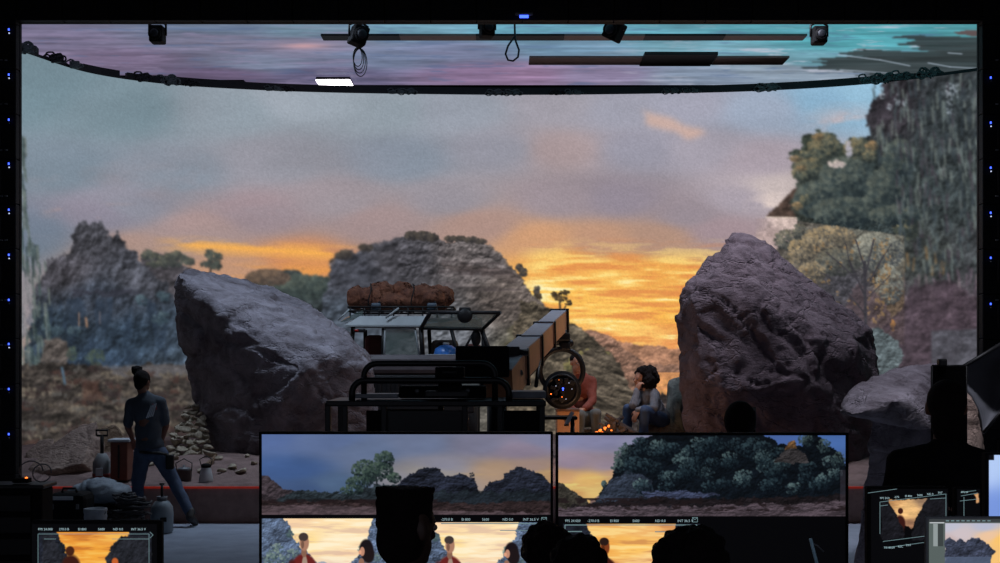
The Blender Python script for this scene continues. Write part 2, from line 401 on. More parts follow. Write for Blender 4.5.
    c.leaves(209, 254, 4, 4, 22, 2.2, [(50, 54, 52), (74, 78, 72)], 134); c.leaves(219, 258, 4, 4, 20, 2.2, [(50, 54, 52), (74, 78, 72)], 135); c.leaves(213, 257, 6, 5, 30, 2.4, [(52, 56, 54), (70, 76, 72), (98, 98, 84)], 131); c.leaves(207, 264, 6, 3, 24, 2.4, [(52, 56, 54), (70, 76, 72)], 132); c.line(212, 262, 210, 276, 1.1, (60, 58, 56)); c.leaves(216, 266, 5, 4, 24, 2.6, [(52, 56, 54), (76, 82, 76)], 133)
    hill = [(20, 440), (30, 300), (42, 275), (48, 262), (58, 256), (68, 254), (72, 244), (75, 230), (79, 223), (85, 220), (88, 225), (93, 223), (96, 220), (100, 222), (104, 218), (105, 230), (108, 237), (112, 238), (115, 232), (119, 231), (121, 240), (125, 243), (127, 250), (131, 248), (135, 250), (140, 262), (165, 282), (182, 310), (195, 350), (200, 440)]
    base = c.field([(90, 235, (84, 84, 92)), (60, 270, (90, 88, 96)), (140, 275, (88, 90, 100)), (100, 300, (74, 82, 96)), (60, 330, (58, 72, 86)), (130, 340, (62, 78, 96)), (100, 365, (58, 74, 94)), (185, 330, (72, 86, 102)), (180, 365, (78, 92, 108))], 50, 30)
    c.lay(c.poly(hill, 3.5, 7, 29), c.stone(base, 61, 13, 16, 1.15))
    c.lay(np.clip((0.44 - c.fbm(10, 34, 64, 4)) * 8, 0, 1) * c.poly([(50, 300), (150, 300), (190, 365), (40, 365)], 6, 12, 3), (44, 56, 72), 0.6)
    c.lay(c.poly([(70, 290), (140, 290), (142, 293), (110, 296), (74, 294)], 3, 8, 3), (52, 52, 62), 0.6)
    for k in range(9):
        rs = np.random.RandomState(500 + k); x = 45 + rs.rand() * 140; y = 296 + rs.rand() * 70
        c.leaves(x, y, 6, 5, 14, 3, [(46, 60, 70), (62, 78, 88), (80, 96, 104)], 560 + k)
    c.line(79, 313, 79, 326, 0.9, (128, 104, 92), 0.6); c.line(86, 318, 87, 327, 1.3, (150, 116, 94), 0.6); c.line(100, 312, 100, 324, 0.8, (104, 96, 100), 0.5)
    # hanging tree at the left edge
    for k in range(240):
        rs = np.random.RandomState(700 + k); x = 18 + rs.rand() ** 1.6 * 34; y = 128 + rs.rand() * 250
        if x > 26 + 24 * min(1, max(0, (y - 210) / 60)): continue
        q = [(58, 72, 72), (74, 88, 86), (90, 102, 98), (108, 116, 112)][rs.randint(4)]
        c.line(x, y, x + 1, y + 8 + rs.rand() * 14, 1.3, q, 0.35)
    c.lay(c.poly([(20, 270), (32, 285), (36, 300), (32, 320), (26, 335), (20, 340)], 3, 8, 9), (146, 140, 146), 0.7)
    # dry scrub on the ground, left
    c.lay(c.poly([(-60, 370), (30, 366), (60, 362), (110, 366), (190, 365), (260, 365), (300, 520), (-60, 520)], 4, 14, 33), c.stone((74, 68, 64), 62, 13, 8, 1.0))
    c.lay(c.blur(c.poly([(100, 367), (200, 365), (200, 376), (120, 378)], 3, 10, 3), 2), (104, 102, 106), 0.7)
    rs = np.random.RandomState(9)
    for k in range(300):
        x = 15 + rs.rand() * 200; y = 368 + rs.rand() ** 0.8 * 95
        q = [(50, 40, 40), (66, 50, 46), (84, 76, 68), (98, 90, 80), (46, 42, 42), (76, 74, 72)][rs.randint(6)]
        c.leaves(x, y, 8, 2.6, 6, 2.6, [q, [v * 1.15 for v in q]], 900 + k)
        if k % 2: c.line(x, y, x + rs.rand() * 2 - 1, y - 3 - rs.rand() * 4, .7, [v * 1.2 for v in q], .5)
    c.lay(c.blur(c.poly([(80, 384), (98, 380), (104, 400), (84, 404)], 4, 8, 5), 1), (84, 56, 48), 0.5); c.lay(c.poly([(44, 340), (62, 338), (72, 356), (64, 364), (40, 362)], 3, 8, 5), c.stone((104, 96, 92), 70, 8, 8, 0.9))
    c.line(62, 368, 65, 384, 1.6, (76, 98, 116), 0.6); c.leaves(72, 354, 5, 8, 26, 2.4, [(56, 68, 68), (74, 86, 76)], 91); c.leaves(96, 357, 9, 8, 36, 2.4, [(56, 68, 68), (74, 86, 76)], 92)
    c.lay(c.poly([(800, 290), (905, 290), (960, 330), (960, 430), (690, 430), (700, 392), (745, 330)], 3, 9, 36), c.stone((70, 66, 70), 79, 9, 8, 1.0))
    # big tree mass, right (outside the sharp rectangle it is soft and streaked)
    cliff = [(768, 216), (778, 206), (790, 192), (800, 186), (830, 200), (830, 224), (797, 222)]
    c.lay(c.poly(cliff, 2, 8, 35), c.stone((92, 74, 66), 80, 10, 8, 0.9))
    mass = [(798, 225), (792, 205), (800, 190), (798, 172), (806, 160), (788, 158), (800, 148), (806, 136), (822, 132), (838, 138), (846, 150), (852, 138), (868, 138), (866, 118), (874, 100), (884, 86), (900, 70), (1060, 60), (1060, 420), (880, 420), (860, 330), (800, 260)]
    base = c.field([(800, 200, (74, 80, 74)), (830, 160, (84, 94, 82)), (890, 110, (74, 68, 76)), (880, 170, (72, 84, 84)), (940, 120, (76, 84, 88)), (950, 200, (80, 90, 92)), (930, 260, (86, 92, 90)), (940, 310, (104, 88, 100)), (850, 230, (64, 76, 78)), (975, 250, (88, 92, 96))], 40, 40)
    c.lay(c.poly(mass, 4, 8, 37), c.stone(base * .9, 81, 9, 12, 1.2))
    for (x, y, rx, ry, n, s, w) in ((824, 150, 16, 17, 200, 4, 1), (808, 170, 16, 13, 160, 4, 1), (796, 159, 6, 3, 26, 2.6, 2), (805, 155, 7, 4, 30, 2.6, 1), (801, 168, 5, 3, 20, 2.4, 2), (818, 137, 6, 3, 24, 2.6, 2), (815, 200, 20, 18, 240, 4.6, 0), (858, 150, 14, 12, 120, 4, 1), (872, 146, 6, 5, 30, 3, 2), (870, 156, 7, 6, 40, 3, 1), (846, 180, 26, 22, 320, 5, 0), (850, 212, 40, 14, 260, 5, 0), (888, 190, 22, 24, 260, 5.4, 0), (798, 206, 5, 4, 24, 2.6, 2), (806, 200, 6, 5, 30, 2.6, 1), (900, 160, 16, 20, 150, 5.5, 0), (908, 225, 14, 14, 110, 5, 1), (896, 216, 26, 10, 120, 4.4, 0)):
        pal = [[(34, 42, 46), (60, 70, 70), (94, 100, 92)], [(40, 46, 46), (76, 82, 74), (130, 118, 90)], [(66, 64, 58), (112, 98, 74), (154, 126, 92)]][w]
        c.leaves(x, y, rx, ry, int(n * 1.2), s * .78, pal, int(1000 + x + y))
    rs = np.random.RandomState(19)
    for k in range(620):
        x = 872 + rs.rand() * 120; y = 72 + rs.rand() * 260
        if x < 896 and y > 150: continue
        q = [(54, 62, 68), (70, 80, 84), (92, 102, 102), (66, 60, 68), (110, 118, 114)][rs.randint(5)]
        if y > 240 and x < 945 and rs.rand() < 0.3: q = (132, 104, 72)
        if y > 268: q = [(110, 92, 106), (88, 74, 86), (120, 106, 112)][rs.randint(3)]
        c.line(x, y, x + (rs.rand() - 0.3) * 4, y + 6 + rs.rand() * 12, 1.2 + rs.rand() * .6, q, 0.26)
    for (x0, y0, x1, y1, w) in ((944, 84, 958, 102, 2.6), (950, 80, 960, 96, 1.8), (947, 92, 952, 116, 2.2), (896, 94, 900, 108, 1.8), (880, 88, 884, 100, 2), (903, 100, 907, 106, 1.4), (888, 104, 892, 110, 1.5)):
        c.leaves((x0 + x1) / 2, (y0 + y1) / 2, abs(x1 - x0) / 2 + .8, abs(y1 - y0) / 2, 9, w * .8, [(150, 160, 172), (196, 206, 214)], int(x0 + y0))
    c.leaves(838, 164, 9, 3.5, 14, 3, [(196, 182, 180), (226, 206, 196)], 77)
    c.leaves(849, 150, 2.5, 8, 14, 3, [(168, 166, 178), (176, 170, 178)], 78)
    # the sharp rectangle the film camera sees
    c.line(766, 217.5, 797, 218, 0.7, (240, 220, 205), 0.9)
    sky2 = c.poly([(756, 219), (798, 219), (798, 236), (780, 262), (756, 262)], 0)
    c.lay(sky2, c.field([(740, 225, (160, 142, 148)), (795, 222, (206, 184, 176)), (770, 240, (176, 154, 150)), (740, 255, (170, 140, 128))], 30, 15))
    rectm = c.poly([(798, 221), (905, 236), (905, 345), (760, 345), (776, 250), (798, 236)], 0)
    c.lay(rectm, c.stone(c.field([(800, 240, (118, 112, 104)), (850, 240, (122, 120, 110)), (890, 250, (132, 128, 116)), (850, 290, (92, 90, 98)), (890, 310, (128, 108, 90)), (850, 320, (98, 92, 102))], 30, 30), 83, 6, 6, 0.9), 0.95)
    keep = c.im.copy()
    for (x, y, rx, ry, n, s, w) in ((790, 240, 16, 10, 160, 2.4, 0), (806, 252, 18, 16, 320, 2.4, 1), (800, 232, 8, 8, 70, 2.2, 0), (830, 240, 28, 14, 360, 2.4, 1), (878, 252, 26, 20, 420, 2.3, 2), (890, 285, 14, 20, 180, 2.2, 2), (838, 262, 22, 14, 220, 2.4, 0), (812, 274, 14, 12, 140, 2.3, 1)):
        pal = [[(50, 52, 52), (86, 88, 84), (120, 114, 98)], [(64, 62, 60), (116, 108, 94), (166, 144, 110)], [(62, 66, 70), (108, 110, 104), (150, 148, 134)]][w]
        c.leaves(x, y, rx, ry, n, s, pal, int(2000 + x + y))
    c.lay(c.poly([(842, 330), (850, 296), (858, 280), (884, 300), (895, 330)], 3, 8, 3), c.stone((108, 92, 98), 84, 8, 8, 0.7), 0.8)
    for k in range(90):
        x = 806 + rs.rand() * 96; y = 238 + rs.rand() * 86
        if k % 2: x = 868 + rs.rand() * 24 - (y - 250) * 0.05; 
        c.leaves(x, y, 1.6, 2.6, 4, 1.4, [(122, 102, 76), (154, 122, 84)], int(x * 7 + y))
    for (x0, y0, x1, y1, w) in ((866, 330, 865, 262, 1.7), (865, 296, 850, 262, 1), (865, 290, 884, 256, 1), (866, 275, 874, 240, 0.9), (858, 280, 838, 262, 0.8), (865, 268, 856, 240, 0.8), (864, 312, 840, 284, 0.8), (866, 300, 890, 276, 0.7), (850, 262, 846, 244, 0.6), (838, 262, 826, 252, 0.6), (884, 256, 892, 244, 0.6), (840, 284, 824, 274, 0.6)):
        c.line(x0, y0, x1, y1, w, (60, 58, 64), 0.85)
    out = c.poly([(905, 200), (960, 200), (960, 345), (905, 345)], 0, soft=0)
    c.im = np.where((c.X > 905.5)[..., None] & (c.Y > 225)[..., None], keep, c.im)
    c.lay(c.poly([(905, 300), (915, 288), (935, 282), (955, 284), (970, 296), (1060, 290), (1060, 420), (880, 420), (880, 340)], 5, 14, 41), c.stone((92, 78, 88), 85, 16, 12, 0.7), 0.8)
    c.lay(c.poly([(932, 331), (1060, 326), (1060, 420), (932, 420)], 0), c.stone((104, 106, 116), 86, 12, 9, 0.6), 0.8)
    c.lay(c.poly([(864, 332), (880, 328), (896, 340), (904, 356), (890, 378), (870, 378)], 2, 6, 43), c.stone((104, 116, 120), 87, 7, 5, 0.9, 0.6))
    c.leaves(893, 325, 2.5, 6, 12, 2, [(110, 84, 62), (160, 114, 70)], 5)
    c.lay(c.poly([(660, 396), (740, 400), (1060, 380), (1060, 520), (600, 520), (600, 440)], 3, 10, 3), c.stone((84, 74, 72), 88, 14, 8, 0.9))
    land = c.blur((np.abs(c.im - sky0).max(-1) > 10).astype(np.float32), 1)
    c.im *= (1 + land * ((c.fbm(5, 5, 991, 3, 0.7) - 0.5) * 0.5))[..., None]
    soft = np.stack([c.blur(c.im[..., k], 2) for k in range(3)], -1)
    mk = c.blur(((c.X < 400) | (c.X > 905) | ((c.Y < 219) & (c.X > 700))).astype(np.float32), 3)[..., None]
    c.im = c.im * (1 - mk) + soft * mk
    # fine pixel texture of the panels
    c.im *= (1 + (np.random.RandomState(4).rand(c.H, c.W, 1).astype(np.float32) - 0.5) * 0.10)
    return c

def paint_ceiling():
    c = Cv(-40, 8, 1040, 100, 0.9)
    pts = [(40, 40, (120, 112, 146)), (120, 60, (122, 106, 140)), (220, 40, (122, 120, 150)), (230, 30, (104, 122, 152)), (220, 75, (104, 88, 122)), (300, 45, (128, 122, 152)), (300, 30, (108, 140, 166)), (260, 64, (118, 128, 158)),
           (380, 60, (110, 124, 158)), (330, 75, (92, 88, 124)), (420, 30, (104, 162, 188)), (450, 50, (120, 130, 168)), (480, 75, (138, 110, 150)), (520, 30, (92, 168, 194)), (520, 75, (152, 118, 158)), (570, 48, (110, 152, 184)), (600, 75, (140, 126, 164)),
           (650, 30, (86, 168, 190)), (700, 48, (106, 164, 184)), (700, 76, (124, 142, 168)), (760, 30, (76, 166, 184)), (780, 70, (134, 152, 172)), (840, 40, (72, 168, 182)), (820, 62, (100, 160, 178)), (900, 30, (66, 164, 178)), (850, 74, (134, 152, 172)), (970, 30, (72, 160, 172))]
    c.im = c.field(pts, 60, 10, 2.0)
    c.im = c.im * 0.78 + c.im.mean(-1, keepdims=True) * np.float32(0.20)
    s = c.fbm(70, 2.6, 5, 5, 0.65)
    c.im *= (1 + (s - 0.5) * 0.55)[..., None]
    s2 = c.fbm(48, 3.4, 15, 5, 0.6)
    c.lay(np.clip((s2 - 0.60) * 7, 0, 1) * np.clip((c.X - 560) / 200, 0, 1), (190, 192, 208), 0.8)
    c.lay(np.clip((s2 - 0.58) * 6, 0, 1) * np.clip((520 - c.X) / 200, 0, 1), (150, 136, 168), 0.5)
    c.lay(np.clip((0.40 - s2) * 7, 0, 1), (84, 104, 140), 0.45)
    g = np.exp(-((c.X - 304) / 22) ** 2 - ((c.Y - 46) / 3) ** 2); c.lay(g, (206, 160, 164), 0.8)
    dk = [(52, 58, 60), (62, 66, 66)]
    for pts in ([(812, 61), (850, 56), (905, 58), (980, 50), (1060, 46), (1060, 86), (900, 80), (860, 72), (818, 68)], [(838, 53), (862, 49), (900, 52), (960, 50), (1060, 40), (1060, 62), (900, 62), (860, 56)], [(898, 38), (925, 35), (980, 38), (1060, 36), (1060, 70), (950, 60), (905, 46), (918, 42)]):
        m = c.poly(pts, 0); X = c.X + (c.fbm(60, 2.4, 66, 4) - 0.5) * 70
        mm = np.zeros(X.shape, bool); n = len(pts)
        for i in range(n):
            (xa, ya), (xb, yb) = pts[i], pts[(i + 1) % n]
            if ya != yb: mm ^= ((ya > c.Y) != (yb > c.Y)) & (X < (xb - xa) * (c.Y - ya) / (yb - ya) + xa)
        c.lay(c.blur(mm.astype(np.float32), 2), np.asarray((54, 62, 64), np.float32) * (0.75 + 0.5 * c.fbm(60, 2.2, 67, 4))[..., None], 0.92)
    c.lay(c.blur(c.poly([(952, 32), (1060, 30), (1060, 40), (960, 36)], 2, 20, 5), 1), (96, 74, 74), 0.9)
    for (x0, y0, x1, y1) in ((838, 55, 880, 60), (880, 60, 910, 66), (928, 63, 950, 67), (950, 67, 985, 69), (948, 53, 962, 54), (840, 70, 900, 74)):
        c.line(x0, y0, x1, y1, 1.0, (176, 190, 206), 0.22)
    return c

# ------------------------------------------------------------------ pictures on the small displays
def scene_view(c, x0, y0, x1, y1, seed, dark=False, people=True):
    """sunset valley with a man in a red jacket and a curly haired woman"""
    w, h = x1 - x0, y1 - y0
    X = lambda u: x0 + u * w
    Y = lambda v: y0 + v * h
    m = ((c.X >= x0) & (c.X <= x1) & (c.Y >= y0) & (c.Y <= y1)).astype(np.float32)
    if not dark:
        f = c.field([(X(.2), Y(.0), (250, 214, 170)), (X(.6), Y(.05), (255, 226, 176)), (X(.5), Y(.3), (255, 232, 190)), (X(.7), Y(.45), (250, 214, 170)), (X(.6), Y(.7), (214, 186, 186)), (X(.3), Y(.3), (255, 222, 150))], w * .3, h * .2)
        hi, lo = (255, 244, 214), (214, 178, 160); rk = (104, 122, 152); veg = [(56, 74, 80), (94, 114, 112), (140, 156, 146)]
    else:
        f = c.field([(X(.2), Y(.0), (236, 170, 90)), (X(.6), Y(.05), (240, 182, 110)), (X(.5), Y(.3), (252, 196, 100)), (X(.7), Y(.45), (250, 206, 140)), (X(.6), Y(.7), (190, 130, 100)), (X(.3), Y(.3), (240, 170, 80))], w * .3, h * .2)
        hi, lo = (255, 226, 150), (190, 120, 74); rk = (38, 42, 54); veg = [(20, 24, 28), (34, 38, 40), (52, 52, 50)]
    c.lay(m, f)
    s = c.fbm(w * .3, h * .06, seed, 4, .6)
    c.lay(np.clip((s - .52) * 7, 0, 1) * m, hi, .7); c.lay(np.clip((.46 - s) * 7, 0, 1) * m * (c.Y < Y(.6)), lo, .6)
    c.lay(c.poly([(X(.2), Y(.6)), (X(.45), Y(.55)), (X(.55), Y(.66)), (X(.7), Y(.6)), (X(1), Y(.7)), (X(1), Y(1.)), (X(0), Y(1.))], 1, 5, seed) * m, [v * .9 + 40 for v in rk] if not dark else (120, 76, 62), .8)
    c.lay(c.poly([(X(-.2), Y(-.2)), (X(.16), Y(-.05)), (X(.2), Y(.14)), (X(.26), Y(.34)), (X(.36), Y(.5)), (X(.5), Y(.9)), (X(.55), Y(1.)), (X(-.2), Y(1))], 3, 9, seed + 1) * m, c.stone(rk, seed + 2, 7, 6, .9))
    c.lay(c.poly([(X(.56), Y(.7)), (X(.66), Y(.5)), (X(.72), Y(.36)), (X(.78), Y(.14)), (X(.82), Y(-.1)), (X(1.2), Y(-.1)), (X(1.2), Y(1)), (X(.5), Y(1)), (X(.52), Y(.8))], 3, 9, seed + 3) * m, c.stone([v * 1.05 for v in rk], seed + 4, 8, 6, .9, .5, .5))
    rs = np.random.RandomState(seed)
    for k in range(16):
        u = .04 + rs.rand() * .34; v = .35 + rs.rand() * .6
        if v < .2 + u * 1.1: v = .3 + u * 1.2
        if v < 1: c.leaves(X(u), Y(v), w * .05, h * .06, 18, max(1.2, w * .014), veg, seed + 20 + k)
    c.leaves(X(.2), Y(.2), w * .025, h * .05, 18, max(1, w * .012), veg[:2], seed + 60); c.leaves(X(.73), Y(.38), w * .05, h * .06, 26, max(1, w * .014), veg, seed + 61); c.leaves(X(.8), Y(.5), w * .06, h * .06, 20, max(1, w * .014), veg, seed + 62)
    if people:
        jk, sk, sh = ((104, 34, 32), (168, 122, 100), (160, 138, 122)) if not dark else ((58, 22, 16), (122, 58, 28), (66, 38, 24))
        e = lambda u, v, ru, rv, k=5: np.clip((1 - np.sqrt(((c.X - X(u)) / (w * ru)) ** 2 + ((c.Y - Y(v)) / (h * rv)) ** 2)) * k, 0, 1) * m
        c.lay(e(.30, .76, .115, .33, 9), jk); c.lay(e(.215, .8, .05, .3), [v * .75 for v in jk]); c.lay(e(.305, .68, .026, .24), sh); c.lay(e(.30, .43, .022, .07), [v * .8 for v in sk])
        c.lay(e(.302, .31, .037, .115), sk); c.lay(e(.296, .235, .038, .06), (64, 54, 52) if not dark else (40, 26, 22)); c.lay(e(.29, .33, .012, .06), [v * .7 for v in sk])
        c.lay(e(.745, .39, .055, .14), (26, 20, 24)); c.lay(e(.76, .46, .048, .12), (30, 22, 24)); c.lay(e(.716, .42, .019, .065), (190, 136, 112) if not dark else (196, 92, 40)); c.lay(e(.70, .43, .012, .03), (222, 160, 128) if not dark else (196, 92, 40))
        c.lay(e(.73, .78, .085, .24), (146, 122, 112) if not dark else (110, 54, 30)); c.lay(e(.71, .56, .022, .06), [v * .85 for v in sk])

def header(c, x0, x1, y):
    """empty black strip of the read-out above a camera view and its thin frame line"""
    c.rect(x0, y - 4.5, x1, y + 4.5, (4, 4, 6))

def paint_tv_left():
    c = Cv(261, 434, 551, 597, 0.55)
    c.im[:] = (5, 5, 7)
    pan = ((c.Y < 514.5)).astype(np.float32)
    f = c.field([(262, 436, (96, 120, 192)), (290, 470, (72, 104, 176)), (330, 440, (112, 132, 196)), (300, 490, (74, 100, 160)), (370, 450, (122, 138, 190)), (420, 445, (130, 140, 188)), (340, 485, (92, 118, 168)), (440, 466, (158, 150, 178)), (480, 445, (146, 140, 178)), (520, 450, (162, 140, 172)), (548, 440, (146, 142, 186)), (500, 470, (214, 168, 142)), (530, 468, (196, 156, 150)), (548, 475, (220, 166, 120)), (430, 472, (186, 170, 170)), (400, 480, (170, 160, 180))], 36, 12)
    n = c.fbm(60, 20, 3); c.lay(pan, f * (1 + (n - .5) * .25)[..., None])
    s = c.fbm(40, 5, 7); c.lay(np.clip((s - .5) * 6, 0, 1) * np.clip(1 - np.abs(c.Y - 472) / 7, 0, 1) * np.clip((c.X - 445) / 30, 0, 1), (236, 184, 130), .8)
    c.lay(c.poly([(258, 474), (268, 476), (282, 488), (300, 492), (300, 506), (258, 506)], 1, 5, 2), c.stone((88, 72, 84), 3, 6, 5, .9))
    c.lay(c.poly([(280, 497), (300, 489), (330, 493), (350, 492), (380, 485), (420, 482), (440, 495), (552, 490), (552, 512), (262, 512)], 2, 5, 3), c.stone((54, 64, 76), 4, 6, 4, .9))
    c.lay(c.poly([(398, 484), (412, 474), (418, 469), (430, 467), (440, 470), (446, 476), (460, 473), (474, 478), (480, 492), (494, 480), (502, 479), (510, 470), (522, 467), (534, 470), (546, 478), (552, 486), (552, 505), (398, 505)], 2, 6, 4), c.stone((46, 50, 72), 5, 8, 5, 1.1, .5))
    c.lay(c.poly([(398, 490), (552, 492), (552, 506), (398, 506)], 3, 8, 5), c.stone((42, 52, 62), 6, 5, 4, 1.1), .7)
    for (x, y, rx, ry, k) in ((366, 470, 14, 10, 150), (384, 460, 10, 9, 110), (378, 472, 16, 9, 130), (360, 482, 14, 6, 90), (394, 478, 7, 5, 40), (352, 490, 12, 5, 60)):
        c.leaves(x, y, rx, ry, k, 2.1, [(18, 28, 34), (44, 62, 62), (92, 112, 100)], int(x + y))
    c.line(376, 476, 378, 494, .8, (40, 46, 54)); c.leaves(472, 475, 2.5, 2.5, 14, 1.2, [(50, 52, 64)], 8)
    c.lay(c.poly([(258, 500), (300, 502), (350, 499), (420, 502), (480, 503), (552, 500), (552, 520), (258, 520)], 1.5, 6, 7) * pan, c.stone((66, 48, 52), 7, 6, 3, .9))
    c.lay(c.poly([(258, 505), (330, 505), (400, 508), (440, 511), (552, 513), (552, 520), (258, 520)], 1.5, 8, 9) * pan, c.stone((118, 92, 104), 8, 10, 3, .4))
    c.lay(((c.Y > 499) & (c.Y < 503) & (c.X < 440)).astype(np.float32) * np.clip((c.fbm(7, 3, 10) - .4) * 6, 0, 1), (40, 26, 30), .8)
    pm = (c.Y < 514.5)[..., None]; g_ = c.im.mean(-1, keepdims=True); c.im = np.where(pm, (c.im * .86 + g_ * .14) * np.float32([.80, .83, .80]), c.im)
    scene_view(c, 262, 518.5, 402, 597, 21); scene_view(c, 408, 522.5, 547, 597, 22)
    c.rect(402, 515, 408, 597, (6, 6, 8)); c.rect(546.6, 515, 552, 597, (5, 5, 7))
    return c
def paint_tv_right():
    c = Cv(558, 435, 846, 599, 0.55)
    c.im[:] = (5, 5, 7)
    pan = (c.Y < 516).astype(np.float32)
    f = c.field([(560, 437, (148, 146, 190)), (600, 440, (150, 142, 180)), (640, 445, (158, 150, 184)), (570, 462, (176, 146, 166)), (610, 465, (170, 142, 158)), (560, 476, (236, 168, 110)), (590, 480, (250, 186, 100)), (620, 474, (224, 164, 120)), (600, 492, (250, 196, 110)), (570, 492, (230, 160, 90)), (830, 440, (84, 126, 210)), (770, 440, (84, 118, 200)), (845, 470, (92, 124, 196))], 26, 10)
    c.lay(pan, f * (1 + (c.fbm(50, 14, 5) - .5) * .2)[..., None])
    s = c.fbm(30, 4, 9); c.lay(np.clip((s - .52) * 7, 0, 1) * np.clip(1 - np.abs(c.Y - 484) / 11, 0, 1) * (c.X < 640), (255, 220, 120), .8)
    c.lay(c.poly([(590, 500), (605, 494), (640, 490), (640, 510), (590, 510)], 1, 5, 2), (140, 104, 96))
    c.lay(c.poly([(555, 482), (562, 484), (570, 490), (584, 498), (592, 506), (592, 514), (555, 514)], 1.2, 5, 3), c.stone((74, 66, 58), 3, 5, 4, 1))
    c.lay(c.poly([(588, 510), (598, 496), (606, 484), (614, 472), (616, 462), (624, 450), (640, 440), (660, 432), (760, 432), (780, 444), (800, 446), (806, 436), (816, 432), (826, 445), (838, 452), (846, 466), (852, 480), (852, 512), (588, 512)], 2, 6, 4) * pan, c.stone((18, 26, 36), 5, 7, 6, .9))
    c.lay(c.poly([(590, 510), (604, 490), (612, 480), (630, 470), (650, 480), (656, 500), (650, 510)], 2, 6, 6), c.stone((64, 72, 92), 6, 6, 5, 1), .9)
    rs = np.random.RandomState(3)
    for k in range(70):
        x = 626 + rs.rand() * 214; y = 440 + rs.rand() * 50
        if x > 775 and y < 448 + max(0, x - 826): continue
        if x < 640 and y < 455: continue
        c.leaves(x, y, 9, 6, 42, 1.9, [(8, 14, 22), (24, 38, 48), (62, 84, 92)] if k % 3 else [(12, 20, 28), (42, 60, 68), (116, 138, 138)], 50 + k)
    for (x, y, rx, ry) in ((620, 456, 6, 8), (626, 450, 6, 7), (618, 466, 7, 7), (806, 440, 8, 6), (824, 446, 7, 7), (838, 460, 7, 8), (604, 484, 2, 3)):
        c.leaves(x, y, rx, ry, 46, 1.7, [(22, 34, 42), (56, 74, 78), (96, 114, 108)], int(x * 3 + y))
    c.lay(c.poly([(785, 451), (787, 444), (791, 441), (795, 440), (797, 448)], 1, 4, 8), c.stone((170, 112, 64), 9, 4, 4, .9)); c.lay(c.poly([(774, 463), (783, 451), (797, 449), (806, 453), (808, 463)], 1.5, 5, 8), c.stone((84, 74, 76), 10, 6, 3, .8))
    c.lay(c.poly([(640, 492), (680, 490), (720, 494), (700, 499), (645, 499)], 2, 6, 8), c.stone((76, 82, 116), 11, 8, 3, .8))
    c.lay(c.poly([(640, 498), (760, 498), (852, 494), (852, 507), (560, 508), (600, 503)], 2.5, 6, 9), c.stone((40, 32, 36), 12, 5, 3, 1))
    c.lay(c.poly([(555, 507), (640, 506), (720, 506), (780, 504), (852, 500), (852, 520), (555, 520)], 2.2, 8, 10) * pan, c.stone((110, 88, 98), 13, 10, 3, .6))
    c.lay(((c.Y > 498) & (c.Y < 511)).astype(np.float32) * np.clip((c.fbm(8, 3, 14) - .52) * 7, 0, 1), (38, 26, 28), .85)
    c.rect(840, 470, 846, 505, (92, 74, 86), .4)
    pm = (c.Y < 516)[..., None]; g_ = c.im.mean(-1, keepdims=True); kk = np.clip((c.X - 600) / 60, 0, 1)[..., None] * .10 + np.clip((480 - c.Y) / 10, 0, 1)[..., None] * .06; c.im = np.where(pm, (c.im * .86 + g_ * .14) * (np.float32([.90, .94, .95]) - kk), c.im)
    scene_view(c, 563, 524, 702, 599, 31, dark=True)
    c.rect(702, 516.5, 848, 600, (5, 5, 7))
    return c
def paint_monitor(x0, y0, x1, y1, ix0, iy0, ix1, iy1, seed, res=0.6):
    c = Cv(x0, y0, x1, y1, res); c.im[:] = (6, 6, 8)
    scene_view(c, ix0, iy0, ix1, iy1, seed, dark=True, people=False)
    return c
# ------------------------------------------------------------------ materials used around the stage
M_black = mat('black_metal', (22, 21, 23), 0.5, 0.0, 0.3, 20, 0.1, 80, spec=0.3)
M_blk = mat('matte_black', (14, 13, 14), 0.8, 0, 0.4, 12, spec=0.15)
M_cloth = mat('black_drape', (10, 9, 10), 0.95, 0, 0.4, 6, 0.3, 30, spec=0.05)
M_floor = mat('grey_concrete', (146, 154, 168), 0.75, 0, 0.16, 4, 0.15, 40, spec=0.2)
M_stage = mat('stage_fascia', (150, 122, 114), 0.8, 0, 0.2, 9, 0.2, 60, spec=0.1)
M_red = mat('red_edge_tape', (176, 48, 32), 0.5, 0, 0.15, 20, emit=0.22)
M_dirt = mat('reddish_dirt', (128, 108, 104), 0.95, 0, 0.3, 5, 0.6, 40, spec=0.1)
M_grey = mat('grey_plastic', (96, 98, 102), 0.5, 0, 0.2, 10)
M_white = mat('white_plastic', (170, 176, 182), 0.5, 0, 0.12, 10)
M_led_blue = mat('blue_status_light', (60, 90, 255), 0.5, 0, 0.05, 5, emit=3.0)
M_led_or = mat('orange_status_light', (255, 120, 40), 0.5, 0, 0.05, 5, emit=3.0)
M_led_w = mat('white_status_light', (190, 200, 230), 0.5, 0, 0.05, 5, emit=1.2)
M_glass = mat('dusty_glass', (92, 110, 104), 0.15, 0, 0.15, 8, alpha=0.5)
M_text = mat('overlay_white', (176, 204, 210), 0.6, 0, 0.05, 5, emit=0.65)
M_skin = mat('tan_skin', (178, 126, 100), 0.55, 0, 0.08, 20)
M_skind = mat('brown_skin', (104, 68, 52), 0.55, 0, 0.08, 20)
M_hair = mat('dark_hair', (28, 20, 20), 0.7, 0, 0.4, 60, 0.8, 120, spec=0.15)
M_eye = mat('eye_white', (110, 96, 88), 0.3, 0, 0.05, 5)

